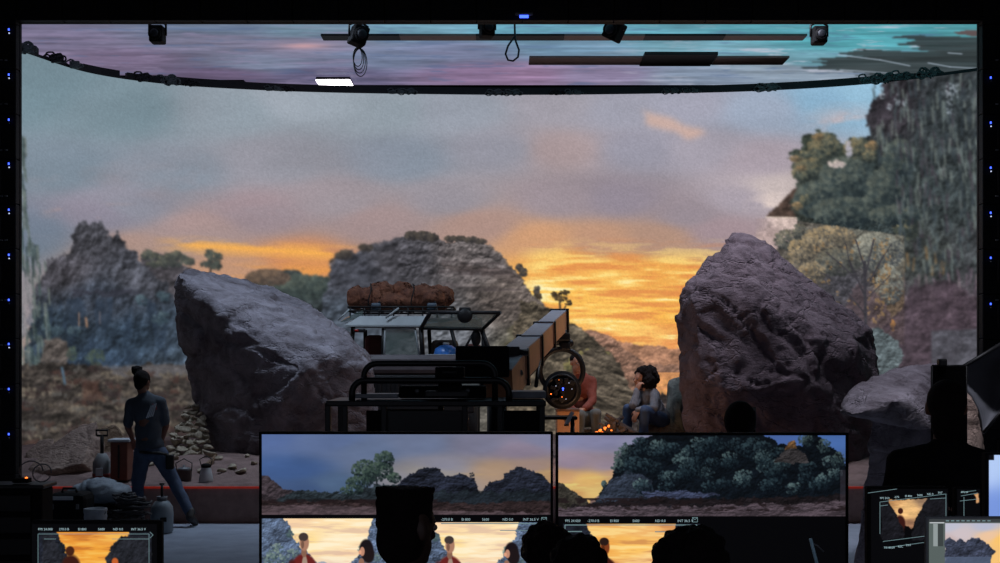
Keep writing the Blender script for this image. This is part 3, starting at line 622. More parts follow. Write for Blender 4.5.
# ------------------------------------------------------------------ the room
def structure(name, mb, m, parent=None):
    o = mb.part(name, m, parent)
    if parent is None: o['kind'] = 'structure'
    return o
structure('floor', MB().box((0, 11.5, -0.05), (18.2, 27, 0.1)), M_floor)
structure('ceiling', MB().box((0, 11.5, 8.05), (18.2, 27, 0.1)), M_cloth)
structure('wall_back', MB().box((0, 25.05, 4.0), (18.2, 0.1, 8.0)), M_cloth)
structure('wall_left', MB().box((-9.05, 11.5, 4.0), (0.1, 27, 8.0)), M_cloth)
structure('wall_right', MB().box((9.05, 11.5, 4.0), (0.1, 27, 8.0)), M_cloth)

# plan of the curved screen: nearly flat in the middle, curling forward at both ends
_k = np.array([(-6.95, 15.6), (-6.72, 16.5), (-6.42, 17.34), (-5.92, 18.62), (-5.05, 19.36), (-3.84, 19.78), (-2.64, 20.0), (-1.2, 20.12), (0.3, 20.18), (2.18, 20.1), (4.0, 19.88), (5.56, 19.36), (6.83, 18.5), (7.5, 17.85), (8.1, 17.05)])
_s = np.concatenate([[0], np.cumsum(np.hypot(*np.diff(_k, axis=0).T))])
def _cr(t):                                   # smooth curve through the plan points
    i = min(max(int(np.searchsorted(_s, t) - 1), 0), len(_k) - 2); u = (t - _s[i]) / (_s[i + 1] - _s[i])
    g = lambda n: (_k[min(n + 1, len(_k) - 1)] - _k[max(n - 1, 0)]) / (_s[min(n + 1, len(_k) - 1)] - _s[max(n - 1, 0)])
    L = _s[i + 1] - _s[i]
    return (2 * u**3 - 3 * u**2 + 1) * _k[i] + (u**3 - 2 * u**2 + u) * L * g(i) + (-2 * u**3 + 3 * u**2) * _k[i + 1] + (u**3 - u**2) * L * g(i + 1)
WC = np.array([_cr(t) for t in np.linspace(0, _s[-1], 1180)])
_d = np.gradient(WC, axis=0); WN = np.stack([-_d[:, 1], _d[:, 0]], -1); WN /= np.linalg.norm(WN, axis=1)[:, None]
WPX = 500 + WC[:, 0] / WC[:, 1] * F
def wall_y(x): return float(np.interp(x, WC[:, 0], WC[:, 1]))
def wall_i(px): return float(np.interp(px, WPX, np.arange(len(WPX))))
# ---- the curved screen
led = thing('led_wall', 'huge curved video wall showing a cloudy sunset over rocky hills and trees', 'video wall', (0.3, 20.18, 0))
pic = paint_wall()
Zr = np.linspace(5.9, 0.3, 430)
co = np.stack([np.broadcast_to(WC[None, :, 0], (430, len(WC))), np.broadcast_to(WC[None, :, 1], (430, len(WC))), np.broadcast_to(Zr[:, None], (430, len(WC)))], -1)
pc = pic.sample(500 + co[..., 0] / co[..., 1] * F, HOR - (co[..., 2] - CAMZ) / co[..., 1] * F)
link_mesh('screen', grid_mesh('screen', co - np.array(led.location), pc), SCREEN, led)
def arc_shell(mb, o0, o1, z0, z1, i0=0, i1=None, n=90):
    i1 = len(WC) - 1 if i1 is None else i1
    def q(o, i, z):
        i = int(round(i)); return (WC[i, 0] + WN[i, 0] * o, WC[i, 1] + WN[i, 1] * o, z)
    for k in range(n):
        a, b = i0 + (i1 - i0) * k / n, i0 + (i1 - i0) * (k + 1) / n
        mb.hexa([q(o0, a, z0), q(o0, b, z0), q(o1, b, z0), q(o1, a, z0), q(o0, a, z1), q(o0, b, z1), q(o1, b, z1), q(o1, a, z1)])
    return mb
arc_shell(MB(led.location), 0.03, 0.15, 0.0, 5.88).part('back_casing', M_blk, led)  # unseen casing, added to stop screen light leaking out behind
mb = MB(led.location)
for p0, p1, zt in ((10, 40, 6.03), (40, 84, 5.95), (84, 120, 6.02), (120, 128, 5.94), (128, 165, 6.01), (165, 245, 6.03), (245, 830, 6.02), (830, 905, 6.02), (905, 990, 5.95)):
    arc_shell(mb, 0.02, 0.10, 5.905, zt, wall_i(p0), wall_i(p1), max(2, int((p1 - p0) / 15)))
mb.part('top_rail', M_black, led)
# tangled cable clusters sitting on the upper rim
M_cable = mat('grey_green_cable', (70, 78, 78), 0.6, 0, 0.3, 20)
rnd = random.Random(5)
proto_c = []
for v in range(3):
    mb = MB()
    for k in range(9):
        cx = rnd.uniform(-0.14, 0.14); r = rnd.uniform(0.025, 0.06); zz = rnd.uniform(0.02, 0.08); ph = rnd.uniform(0, 6)
        mb.tube([(cx + r * math.cos(q + ph), 0.02 * math.sin(3 * q) + rnd.uniform(-.02, .02), zz + r * 0.8 * math.sin(q + ph)) for q in [j * 0.45 for j in range(15)]], 0.011, 6)
    mb.box((0.05, 0.03, 0.04), (0.12, 0.08, 0.09), bevel=0.01); mb.box((-0.08, 0.03, 0.03), (0.08, 0.07, 0.07), bevel=0.01)
    me = mb.mesh('cable_cluster'); me.materials.append(M_cable if v != 1 else M_black); proto_c.append(me)
for px in (24, 52, 71, 139, 168, 190, 275, 286, 398, 408, 495, 513, 556, 575, 672, 692, 760, 768, 872, 885, 905, 930):
    x, y_ = WC[int(round(wall_i(px)))]
    o = bpy.data.objects.new('cable_cluster', proto_c[px % 3]); COL.objects.link(o); o.parent = led
    s = 1.15 if px < 180 or px > 740 else 0.85
    o.location = Vector((x, y_ - 0.02, 5.9)) - led.location; o.scale = (s, 0.6, s * (1.0 if px < 200 or px > 860 else 0.8))

# ---- the lit ceiling of panels
CZ = 6.4
cl = thing('led_ceiling', 'overhead video panel ceiling showing streaky violet and turquoise clouds', 'video ceiling', (0, 18, CZ))
pic2 = paint_ceiling()
xs = np.linspace(-8.6, 8.6, 860); ys = np.linspace(14.7, 21.85, 420)
XX, YY = np.meshgrid(xs, ys); co = np.stack([XX, YY, np.full_like(XX, CZ)], -1)
pc = pic2.sample(500 + XX / YY * F, HOR - (CZ - CAMZ) / YY * F)
pxl = 500 + XX / 21.2 * F
lim = np.where(pxl < 82, 20.3, np.where(pxl < 118, 20.6, np.where(pxl < 160, 21.05, np.where(pxl < 240, 21.4, np.where(pxl < 832, 21.8, np.where(pxl < 905, 21.4, 20.9))))))
keep = (YY < lim)[:-1, :-1]
link_mesh('screen', grid_mesh('ceiling_screen', co - np.array(cl.location), pc, keep), SCREEN, cl)
MB(cl.location).box((0, 17.8, CZ + 0.12), (17.2, 6.2, 0.1)).box((0, 21.25, CZ + 0.12), (14, 0.7, 0.1)).part('back_casing', M_blk, cl)
M_pan = mat('glowing_panel', (74, 58, 54), 0.7, 0, 0.1, 8, emit=0.8); M_panb = mat('black_panel', (12, 11, 12), 0.7, 0, 0.2, 8)  # spare brown panel material carries a glow in place of reflected light
def slot(px0, px1, y0, y1, m, name='blank_panel', label=None, dz=0.03):
    d0, d1 = F * (CZ - CAMZ) / (HOR - y0), F * (CZ - CAMZ) / (HOR - y1); dm = (d0 + d1) / 2
    x0, x1 = (px0 - 500) / F * dm, (px1 - 500) / F * dm
    return MB(cl.location).box(((x0 + x1) / 2, dm, CZ - dz / 2 - 0.002), (x1 - x0, abs(d1 - d0), dz), bevel=0.004).part(name, m, cl, label)
M_pan2 = mat('unlit_panel_dull', (126, 108, 102), 0.7, 0, 0.1, 8)
for a, b, k in ((322, 400, 1), (400, 476, 0), (476, 564, 1), (564, 644, 0), (644, 724, 1), (724, 805, 0)):
    slot(a, b, 33.5, 38.5, M_panb if k else M_pan2, label='black unlit ceiling panel' if k else 'brown unlit ceiling panel')
slot(529, 642, 55.5, 63, M_pan2, label='brown unlit ceiling panel'); slot(642, 714, 51.5, 63, M_panb, label='black unlit ceiling panel', dz=0.05); slot(714, 786, 55.5, 63, M_pan2, label='brown unlit ceiling panel')
M_soft = mat('white_soft_light', (255, 246, 255), 0.5, 0, 0.02, 5, emit=6.0)
d0, d1 = 21.95, 22.45
sl = thing('ceiling_softlight', 'bright white rectangular light panel glowing at the back edge of the ceiling', 'light panel', (P(335, 83, 21.37).x, 21.37, 6.33))
o_ = sl.location
MB(o_).box(o_ + Vector((0, 0, 0.0)), (0.56, 0.54, 0.02), bevel=0.005).part('diffuser', M_soft, sl)
MB(o_).box(o_ + Vector((0, 0, 0.035)), (0.56, 0.54, 0.04), bevel=0.01).part('housing', M_black, sl)

# ---- the dark portal of panel backs
PD = 14.3
M_portal = mat('panel_backs', (14, 13, 15), 0.7, 0, 0.5, 30, 0.2, 60, spec=0.2)
def portal(name, x0, x1, z0, z1, cols, zs, seam=0.5):
    mb = MB((0, 0, 0))
    nx = max(1, round((x1 - x0) / seam)); nz = max(1, round((z1 - z0) / seam))
    for i in range(nx):
        for j in range(nz):
            a, b = x0 + (x1 - x0) * i / nx, x0 + (x1 - x0) * (i + 1) / nx; c, d = z0 + (z1 - z0) * j / nz, z0 + (z1 - z0) * (j + 1) / nz
            mb.box(((a + b) / 2, PD + 0.08, (c + d) / 2), (b - a - 0.004, 0.12, d - c - 0.004), bevel=0.01)
            mb.box(((a + b) / 2, PD + 0.005, (c + d) / 2), ((b - a) * 0.4, 0.04, (d - c) * 0.5), bevel=0.01)
    mb.box(((x0 + x1) / 2, PD + 0.17, (z0 + z1) / 2), (x1 - x0, 0.05, z1 - z0))
    o = mb.part(name, M_portal); o['kind'] = 'structure'
    for (lx, lz) in [(a, b) for a in cols for b in zs]:
        MB().box((lx, PD - 0.02, lz), (0.013, 0.012, 0.022)).part('status_light', M_led_blue, o)
        MB().box((lx + 0.004, PD - 0.02, lz - 0.04), (0.01, 0.012, 0.012)).part('signal_light', M_led_w if rnd.random() < .4 else M_grey, o)
    return o
zl = [CAMZ + (HOR - y) / 90.2 for y in (30, 75, 120, 164, 210, 255, 300, 344, 389, 434)]
pl = portal('trim_1', -8.0, (22 - 500) / F * (PD + 0.2), 0.0, 7.0, [(9.5 - 500) / 90.2], zl)
pr = portal('trim_2', (976.5 - 500) / F * (PD + 0.2), 8.0, 0.0, 7.0, [(990 - 500) / 90.2], [CAMZ + (HOR - y) / 90.2 for y in (78, 123, 168, 213, 258, 304)])
for o, x in ((pl, 1), (pl, 6), (pr, 997)):
    for y in (60, 104, 150, 196, 240, 300, 345, 389):
        MB().box(P(x, y, PD - 0.02), (0.03, 0.02, 0.012)).part('connector', M_grey, o)
ph = portal('trim_3', (22 - 500) / F * (PD + 0.2), (976.5 - 500) / F * (PD + 0.2), CAMZ + (HOR - 24.5) / F * (PD + 0.2), 7.0, [], [])
hl = P(524, 16.5, PD - 0.04)
MB().box(hl, (0.1, 0.02, 0.03), bevel=0.004).part('status_light', M_led_blue, ph)
MB().box(hl + Vector((0, 0.01, 0.03)), (0.2, 0.03, 0.03), bevel=0.01).part('light_hood', M_grey, ph)

# ---- moving lights and cables hanging under the ceiling
def hang_light(px, py, label, rz=0.0, s=1.0, tilt=0.0, loops=0):
    b = P(px, py, 15.4)
    t = thing('hanging_spotlight', label, 'spotlight', b, rz, 'spotlights under the ceiling')
    mb = MB()
    mb.box((0, 0, -0.01), (0.165 * s, 0.2, 0.2 * s), rot=Matrix.Rotation(tilt, 3, 'Y'), bevel=0.02).lathe((0, -0.1, -0.02), [(0.062 * s, 0), (0.075 * s, -0.02), (0.075 * s, -0.05), (0.055 * s, -0.052)], 18, 'Y')
    mb.part('lamp_head', M_blk, t)
    MB().lathe((0, -0.152, -0.02), [(0.052 * s, 0), (0.03 * s, -0.008), (0.002, -0.01)], 18, 'Y').part('lens', mat('lens_glass', (24, 26, 34), 0.6, 0, 0.1, 4), t)
    mb = MB(); mb.tube([(-0.1 * s, 0, -0.02), (-0.1 * s, 0, 0.11), (-0.05 * s, 0, 0.14), (0.05 * s, 0, 0.14), (0.1 * s, 0, 0.11), (0.1 * s, 0, -0.02)], 0.014, 8)
    mb.part('yoke', M_black, t)
    MB().box((0, 0, 0.17), (0.12, 0.1, 0.07), bevel=0.01).cyl((0, 0, 0.18), (0, 0, CZ - b.z - 0.005), 0.02).part('clamp', M_black, t)
    if loops:
        for k in range(loops):
            r = 0.075 + 0.012 * k; x0 = 0.02 * k - 0.02
            MB().tube([(x0 + r * 0.75 * math.sin(q), 0.03 * k - 0.03, -0.18 - r * 1.2 + 1.5 * r * math.cos(q)) for q in [j * 2 * math.pi / 20 for j in range(20)]], 0.006, 6, closed=True).part('cable_loop', M_black, t)
    else:
        MB().tube([(0.06, 0, 0.16), (0.1, 0, 0.13), (0.14, 0, 0.14), (0.2, 0, 0.24)], 0.006, 6).part('cable', M_black, t)
    return t
hang_light(157.5, 34, 'black spotlight hanging alone above the left hills')
hang_light(358.5, 35, 'black spotlight with looped cables dangling beneath it', 0.4, 1.15, 0.3, loops=4)
hang_light(487, 28, 'black spotlight near the middle, half hidden by the dark overhead beam', 0.2, 1.0)
hang_light(614.5, 30, 'black tilted spotlight hanging right of the teardrop cable loop', -0.5, 1.15, 0.5)
hang_light(819, 35, 'black spotlight hanging beside the dark tree shapes on the ceiling')
cb = P(512, 39, 16.6)
mb = MB(cb)
mb.tube([P(514, 37, 16.6), P(508, 46, 16.6), P(505.5, 54, 16.6), P(508, 60, 16.6), P(513, 61, 16.6), P(518, 57, 16.6), P(519, 50, 16.6), P(516, 42, 16.6), P(515, 37, 16.6), Vector((P(514, 33, 16.6).x, 16.6, CZ - 0.01))], 0.013, 8)
props(mb.part('hanging_cable', M_black), 'black cable hanging in a teardrop loop below the ceiling', 'cable')

# ------------------------------------------------------------------ stage
def gz(x, y):
    t = min(1, max(0, (y - 14.15) / 1.4)); t = t * t * (3 - 2 * t)
    return 0.415 + 0.19 * t + 0.03 * mnoise.noise(Vector((x * 1.3, y * 1.3, 0))) * min(1, max(0, (y - 14.1) * 3))
st = thing('stage_platform', 'low stage platform with dark fascia and bright red edge line', 'stage', (0, 14.0, 0))
arcp = [(x, wall_y(x) - 0.12, 0) for x in np.linspace(7.0, -6.3, 40)]
MB(st.location).prism([(-5.2, 14, 0), (5.2, 14, 0), (5.2, 14.45, 0), (7.0, 14.45, 0)] + arcp + [(-6.55, 16.4, 0), (-6.55, 14.45, 0), (-5.2, 14.45, 0)], (0, 0, 0.375)).part('deck', M_stage, st)
MB(st.location).box((0, 13.99, 0.385), (10.4, 0.03, 0.022)).part('edge_line', M_red, st, 'bright red edge line')
# dirt spread over the deck
nx, ny = 200, 90
mb = MB(); rows = []
for i in range(nx + 1):
    x = -6.38 + 13.3 * i / nx; y0 = 14.02 if abs(x) < 5.18 else 14.5; y1 = wall_y(x) - 0.14; r = []
    for j in range(ny + 1):
        y = y0 + (y1 - y0) * j / ny
        z = gz(x, y) + 0.018 * mnoise.fractal(Vector((x * 6, y * 6, 3)), 1.0, 2.0, 4)
        r.append(mb.bm.verts.new((x, y, max(z, 0.385) if 0 < j else 0.378)))
    rows.append(r)
for i in range(nx):
    for j in range(ny): mb.bm.faces.new((rows[i][j], rows[i + 1][j], rows[i + 1][j + 1], rows[i][j + 1])).smooth = True
o = mb.part('dirt_ground', M_dirt); props(o, 'reddish brown dirt and grit spread over the low stage', 'dirt', kind='stuff')

# ------------------------------------------------------------------ rocks
def rockmat(name, a, b, scale=3.0, bump=0.7):
    m = bpy.data.materials.new(name); m.use_nodes = True; nt = m.node_tree; N = nt.nodes; L = nt.links
    bs = N['Principled BSDF']; bs.inputs['Roughness'].default_value = 0.85; bs.inputs['Specular IOR Level'].default_value = 0.25
    tc = N.new('ShaderNodeTexCoord')
    n1 = N.new('ShaderNodeTexNoise'); n1.inputs['Scale'].default_value = scale; n1.inputs['Detail'].default_value = 10; n1.inputs['Roughness'].default_value = 0.7
    n1.inputs['Distortion'].default_value = 0.6
    r = N.new('ShaderNodeValToRGB'); r.color_ramp.elements[0].position = 0.32; r.color_ramp.elements[1].position = 0.68
    r.color_ramp.elements[0].color = (*[float(v) for v in lin(a)], 1); r.color_ramp.elements[1].color = (*[float(v) for v in lin(b)], 1)
    mp = N.new('ShaderNodeMapping'); mp.inputs['Rotation'].default_value = (0.4, 0.6, 0.5); mp.inputs['Scale'].default_value = (1, 1, 2.0)
    n2 = N.new('ShaderNodeTexNoise'); n2.inputs['Scale'].default_value = scale * 2.2; n2.inputs['Detail'].default_value = 12; n2.inputs['Roughness'].default_value = 0.72
    bp = N.new('ShaderNodeBump'); bp.inputs['Strength'].default_value = bump; bp.inputs['Distance'].default_value = 0.12
    L.new(tc.outputs['Object'], n1.inputs['Vector']); L.new(tc.outputs['Object'], mp.inputs['Vector']); L.new(mp.outputs['Vector'], n2.inputs['Vector'])
    L.new(n1.outputs['Fac'], r.inputs['Fac']); L.new(r.outputs['Color'], bs.inputs['Base Color'])
    wn = N.new('ShaderNodeTexNoise'); wn.inputs['Scale'].default_value = scale * .8; wn.inputs['Detail'].default_value = 5
    mx = N.new('ShaderNodeVectorMath'); mx.operation = 'MULTIPLY_ADD'; mx.inputs[1].default_value = (.35, .35, .35)
    L.new(tc.outputs['Object'], wn.inputs['Vector']); L.new(wn.outputs['Color'], mx.inputs[0]); L.new(mp.outputs['Vector'], mx.inputs[2])
    n3 = N.new('ShaderNodeTexNoise'); n3.inputs['Scale'].default_value = scale * .5; n3.inputs['Detail'].default_value = 4; n3.inputs['Roughness'].default_value = .55; L.new(mx.outputs[0], n3.inputs['Vector'])
    m1 = N.new('ShaderNodeMath'); m1.operation = 'SUBTRACT'; m1.inputs[1].default_value = .5; L.new(n3.outputs['Fac'], m1.inputs[0])
    m2 = N.new('ShaderNodeMath'); m2.operation = 'ABSOLUTE'; L.new(m1.outputs[0], m2.inputs[0])
    vr = N.new('ShaderNodeMapRange'); vr.inputs['From Max'].default_value = 0.022; L.new(m2.outputs[0], vr.inputs['Value'])
    ma = N.new('ShaderNodeMath'); ma.operation = 'MULTIPLY_ADD'; ma.inputs[1].default_value = 0.4; L.new(vr.outputs['Result'], ma.inputs[0]); L.new(n2.outputs['Fac'], ma.inputs[2])
    L.new(ma.outputs[0], bp.inputs['Height']); L.new(bp.outputs['Normal'], bs.inputs['Normal'])
    return m
R_left = rockmat('slate_rock', (92, 84, 88), (150, 144, 152))
R_right = rockmat('purple_brown_rock', (74, 61, 66), (118, 102, 108))
R_dark = rockmat('dark_slab_rock', (92, 84, 90), (150, 144, 152), 4)
R_tan = rockmat('tan_rock', (112, 92, 76), (172, 148, 124), 6)
R_brown = rockmat('red_brown_rock', (122, 102, 94), (184, 160, 146), 6)
R_teal = rockmat('grey_green_rock', (96, 98, 96), (150, 152, 144), 6)
def rock_mesh(hulls, org, edge=0.05, amp=0.05, seed=0, strat=0.5, axis=(0.35, 0.2, 0.9), freq=1.0):
    bm = bmesh.new()
    for pts in hulls:
        vs = [bm.verts.new(Vector(p) - Vector(org)) for p in pts]
        r = bmesh.ops.convex_hull(bm, input=vs)
        junk = [g for g in r['geom_interior'] + r['geom_unused'] if isinstance(g, bmesh.types.BMVert)]
        bmesh.ops.delete(bm, geom=list(set(junk)), context='VERTS')
    if len(hulls) > 1:
        me = bpy.data.meshes.new('rock'); bm.to_mesh(me); bm.free()
        me = remeshed(me, edge, 3)
        bm = bmesh.new(); bm.from_mesh(me)
    else:
        for _ in range(9):
            es = [e for e in bm.edges if e.calc_length() > edge * 1.5]
            if not es: break
            bmesh.ops.subdivide_edges(bm, edges=es, cuts=1, use_grid_fill=False)
            bmesh.ops.triangulate(bm, faces=[f for f in bm.faces if len(f.verts) > 3])
        bmesh.ops.smooth_vert(bm, verts=bm.verts, factor=0.5, use_axis_x=True, use_axis_y=True, use_axis_z=True)
    ax = Vector(axis).normalized(); sd = Vector((seed * 3.1, seed * 1.7, seed * 0.9))
    bm.normal_update(); mv = []
    for v in bm.verts:
        p = (v.co * freq) + sd
        wob = Vector((mnoise.noise(p * 1.5), mnoise.noise(p * 1.5 + Vector((5, 1, 7))), mnoise.noise(p * 1.5 + Vector((2, 8, 3)))))
        a = mnoise.fractal(p * 3.0, 0.75, 2.2, 6)
        rg = mnoise.ridged_multi_fractal(p * 1.8 + wob * .5 + Vector((0, 0, 1.2 * p.dot(ax))), 0.9, 2.1, 5, 1.0, 2.0) - 1.1
        s_ = p.dot(ax) * 3.2 + 1.1 * wob.x + 0.25 * a
        lay = (s_ % 1.0); lay = lay if lay < 0.8 else (1 - lay) * 4        # broken layers
        vd, vp = mnoise.voronoi(p * 1.15 + wob * 0.45 + Vector((0, 0, p.dot(ax) * 0.8)))
        blk = mnoise.noise(vp[0] * 7.3)                                    # each block sits a little in or out
        vd2, vp2 = mnoise.voronoi(p * 3.1 + wob * 0.3)
        blk2 = mnoise.noise(vp2[0] * 9.1)
        cr = min(1.0, (vd[1] - vd[0]) * 14) - 1.0
        mv.append(v.normal * amp * (0.25 * a - 0.22 * rg + strat * (lay - 0.5) * 0.75 + 0.7 * blk + 0.4 * blk2 + 0.3 * cr))
    for v, d in zip(bm.verts, mv): v.co += d
    for f in bm.faces: f.smooth = True
    bm.to_mesh(me) if len(hulls) > 1 else None
    if len(hulls) == 1:
        me = bpy.data.meshes.new('rock'); bm.to_mesh(me)
    bm.free(); return me
def rock(name, label, hulls, m, org, cat='rock', grow=1.0, **k):
    if grow != 1.0:
        hulls = [[org_c + (p - org_c) * grow for p in h] for h in hulls for org_c in [sum(h, Vector()) / len(h)]]
    me = rock_mesh(hulls, org, **k)
    for v in me.vertices:                       # rests on the dirt
        w_ = v.co + Vector(org); lo = (gz(w_.x, w_.y) - 0.02) if w_.y > 14.02 else 0.0
        if w_.z < lo: v.co.z = lo - org[2]
    return props(link_mesh(name, me, m, None, org), label, cat)
q = lambda l: [P(*a) for a in l]
front = [(181, 278, 16.25), (212, 301, 15.9), (226, 322, 15.7), (258, 333, 15.6), (271, 337, 15.55), (300, 370, 15.3), (330, 358, 15.5), (351, 347, 15.8), (366, 372, 15.8), (330, 400, 15.5)]
sil = [(175, 292, 16.4), (182, 274, 16.7), (200, 271, 17.1), (250, 284, 17.5), (300, 303, 17.4), (345, 331, 16.8), (369, 362, 16.4), (372, 385, 16.3), (180, 330, 16.4), (191, 372, 16.3), (205, 440, 16.3), (214, 466, 16.3)]
low = [(240, 470, 15.95), (330, 474, 15.9), (366, 470, 16.2), (360, 440, 16.0), (366, 460, 16.7), (230, 455, 17.4), (280, 465, 17.6)]
rock('boulder', 'huge grey boulder with sloping top on the left, behind the standing woman', [q(front + sil + low)], R_left, P(280, 462, 16.4), grow=1.035, edge=0.035, amp=0.085, seed=2)
sil = [(690, 442, 15.4), (683, 380, 15.3), (677, 316, 15.4), (690, 284, 15.6), (711, 258, 15.8), (733, 236, 16.0), (752, 239, 16.0), (776, 254, 16.0), (793, 275, 16.0), (820, 294, 16.0), (844, 311, 15.9), (869, 329, 15.8), (875, 380, 15.7), (876, 410, 15.7), (880, 470, 15.7), (694, 474, 15.4)]
front = [(694, 300, 15.05), (742, 252, 15.4), (760, 300, 14.95), (730, 390, 14.75), (800, 380, 14.85), (850, 345, 15.3), (835, 395, 15.1), (705, 380, 14.85)]
back = [(760, 250, 17.0), (850, 330, 16.9), (860, 460, 16.9), (710, 455, 16.8), (700, 320, 16.6)]
low = [(720, 480, 15.15), (860, 480, 15.3)]
rock('boulder', 'tallest boulder, purple brown and pointed, right of the seated woman', [q(sil + front + back + low)], R_right, P(780, 470, 15.6), grow=1.035, edge=0.035, amp=0.08, seed=7, axis=(0.7, 0.1, 0.6))
up = [(838, 413, 9.9), (841, 399, 9.9), (860, 383, 10.1), (890, 371, 10.4), (915, 366, 10.6), (936, 364, 10.7), (968, 392, 10.8), (960, 420, 10.3), (934, 432, 10.0), (905, 424, 9.8), (872, 418, 9.7), (845, 416, 9.7), (900, 400, 9.6), (900, 372, 11.6), (960, 400, 11.6), (860, 410, 11.2)]
dn = [(872, 412, 10.3), (935, 424, 10.4), (960, 410, 10.6), (868, 470, 10.6), (850, 575, 10.7), (990, 575, 10.7), (975, 480, 10.6), (860, 580, 11.7), (990, 578, 11.7), (890, 410, 11.4)]
rock('boulder', 'overhanging dark slab boulder at the right in front of the tallest boulder', [q(up), q(dn)], R_dark, Vector((P(905, 480, 10.6).x, 10.7, 0)), edge=0.03, amp=0.06, seed=11, axis=(0.3, 0.2, 0.9))
rock('boulder', 'small grey green boulder between seated woman and tallest boulder', [q([(664, 440, 16.3), (667, 402, 16.4), (669, 380, 16.5), (679, 375, 16.6), (690, 376, 16.6), (694, 440, 16.2), (680, 410, 16.0), (690, 450, 16.8), (662, 452, 16.9), (686, 452, 16.0)])], R_teal, P(680, 440, 16.4), edge=0.025, amp=0.03, seed=4)
rock('seat_rock', 'low tan rock that the woman in jeans sits on', [q([(636, 424, 16.1), (648, 415, 16.2), (668, 417, 16.2), (688, 428, 16.1), (697, 440, 16.0), (697, 462, 15.9), (640, 464, 15.8), (650, 420, 16.6), (690, 430, 16.6), (694, 455, 16.7), (640, 455, 16.7), (664, 430, 15.85)])], R_tan, P(665, 455, 16.2), edge=0.025, amp=0.03, seed=5)
rock('boulder', 'tan slab rock leaning left of the standing woman', [q([(36, 466, 14.9), (48, 452, 15.0), (70, 436, 15.1), (92, 428, 15.2), (98, 446, 15.1), (99, 478, 15.0), (38, 482, 14.8), (80, 462, 14.7), (52, 468, 14.72), (80, 430, 15.6), (40, 470, 15.5), (98, 470, 15.6)])], R_brown, P(68, 478, 15.1), grow=1.22, edge=0.02, amp=0.03, seed=8)
rock('boulder', 'lighter ridge rock standing behind the tan slab at far left', [q([(66, 470, 16.2), (84, 440, 16.3), (100, 428, 16.3), (116, 424, 16.3), (126, 440, 16.2), (126, 470, 16.1), (70, 465, 16.7), (120, 465, 16.7), (104, 430, 16.7)])], R_tan, P(98, 466, 16.4), edge=0.022, amp=0.03, seed=9)
rock('boulder', 'dark low rock at the far left edge beside the portal', [q([(24, 478, 15.3), (26, 452, 15.5), (40, 440, 15.6), (54, 438, 15.6), (50, 478, 15.2), (30, 470, 16.0), (52, 466, 16.0)])], R_brown, P(38, 472, 15.6), edge=0.022, amp=0.025, seed=10)
# heaped stones and loose stones
rnd = random.Random(11)
stones = []
for k in range(5):
    pts = [Vector((rnd.uniform(-1, 1), rnd.uniform(-.8, .8), rnd.uniform(-.6, .6))).normalized() * rnd.uniform(.75, 1.1) for _ in range(13)]
    pts = [Vector((p.x, p.y * .8, p.z * .62)) for p in pts]
    me = rock_mesh([pts], (0, 0, 0), edge=0.22, amp=0.08, seed=20 + k); stones.append(me)
R_stone = rockmat('pale_stone', (124, 114, 100), (184, 172, 152), 2.0, 0.4)
for me in stones: me.materials.append(R_stone)
pile = []
for row in range(10):
    n = [8, 8, 7, 7, 6, 6, 5, 4, 3, 2][row]
    for i in range(n):
        w = 50 - row * 3.6
        px = 188 + (i + .5 - n / 2) * w / n + rnd.uniform(-1.5, 1.5) + row * 0.6; py = 460 - row * 6.0 + rnd.uniform(-1, 1)
        pile.append((px, py, 15.7 + row * 0.06 + rnd.uniform(-.05, .05), rnd.uniform(.07, .11)))
for (px, py, d, s) in pile:
    o = bpy.data.objects.new('stone', stones[rnd.randrange(5)]); COL.objects.link(o)
    o.location = P(px, py, d); o.scale = (s, s, s); o.rotation_euler = (rnd.uniform(-.5, .5), rnd.uniform(-.5, .5), rnd.uniform(0, 6))
    props(o, 'pale broken stone in the heap between the standing woman and the left boulder', 'stone', 'stones in the heap')
for (px, d, s) in ((203, 14.75, .09), (222, 14.7, .07), (232, 14.8, .08), (241, 14.7, .1), (218, 15.2, .07), (254, 15.0, .06), (150, 15.0, .08), (163, 14.9, .06), (176, 15.3, .06), (210, 15.4, .12), (248, 15.4, .06), (158, 15.5, .07)):
    o = bpy.data.objects.new('stone', stones[rnd.randrange(5)]); COL.objects.link(o)
    x = (px - 500) / F * d; o.location = (x, d, gz(x, d) + s * 0.35); o.scale = (s, s, s); o.rotation_euler = (0.1, 0.1, rnd.uniform(0, 6))
    props(o, 'loose stone lying on the dirt near the stage edge below the left boulder', 'stone', 'loose stones on the stage')
# ------------------------------------------------------------------ the old off-road truck
TD = 18.0
truck = thing('truck', 'old off-road truck with roof rack and a raised windscreen pane behind the black cart', 'truck', (P(415, 0, TD).x, TD, 0.6), 0.0)
tl = lambda px, py, y=0.0: Vector(((px - 415) * S(TD + y), y, CAMZ - (py - HOR) * S(TD + y) - 0.6))   # truck space
M_tbody = mat('faded_olive_paint', (96, 100, 96), 0.55, 0, 0.22, 6, 0.1, 40)
M_troof = mat('pale_roof_paint', (150, 156, 158), 0.5, 0, 0.15, 5)
M_maroon = mat('maroon_seat', (92, 40, 36), 0.7, 0, 0.2, 12)
M_rub = mat('rubber', (24, 23, 24), 0.85, 0, 0.2, 20, 0.3, 60)
bx = lambda n, c, s, m, par=None, rot=None, bev=0.02, lab=None: MB().box(c, s, rot, bev).part(n, m, par if par is not None else truck, lab)
MB().box((0, 0.95, 0.78), (1.78, 1.7, 0.62), bevel=0.05).box((0, 0.5, 0.45), (1.5, 2.6, 0.12), bevel=0.02).part('body', M_tbody, truck)
bx('bonnet', (0.0, -0.28, 1.10), (1.56, 1.0, 0.26), mat('mauve_grey_paint', (82, 76, 80), .5, 0, .2, 6), bev=0.06)
mb = MB()
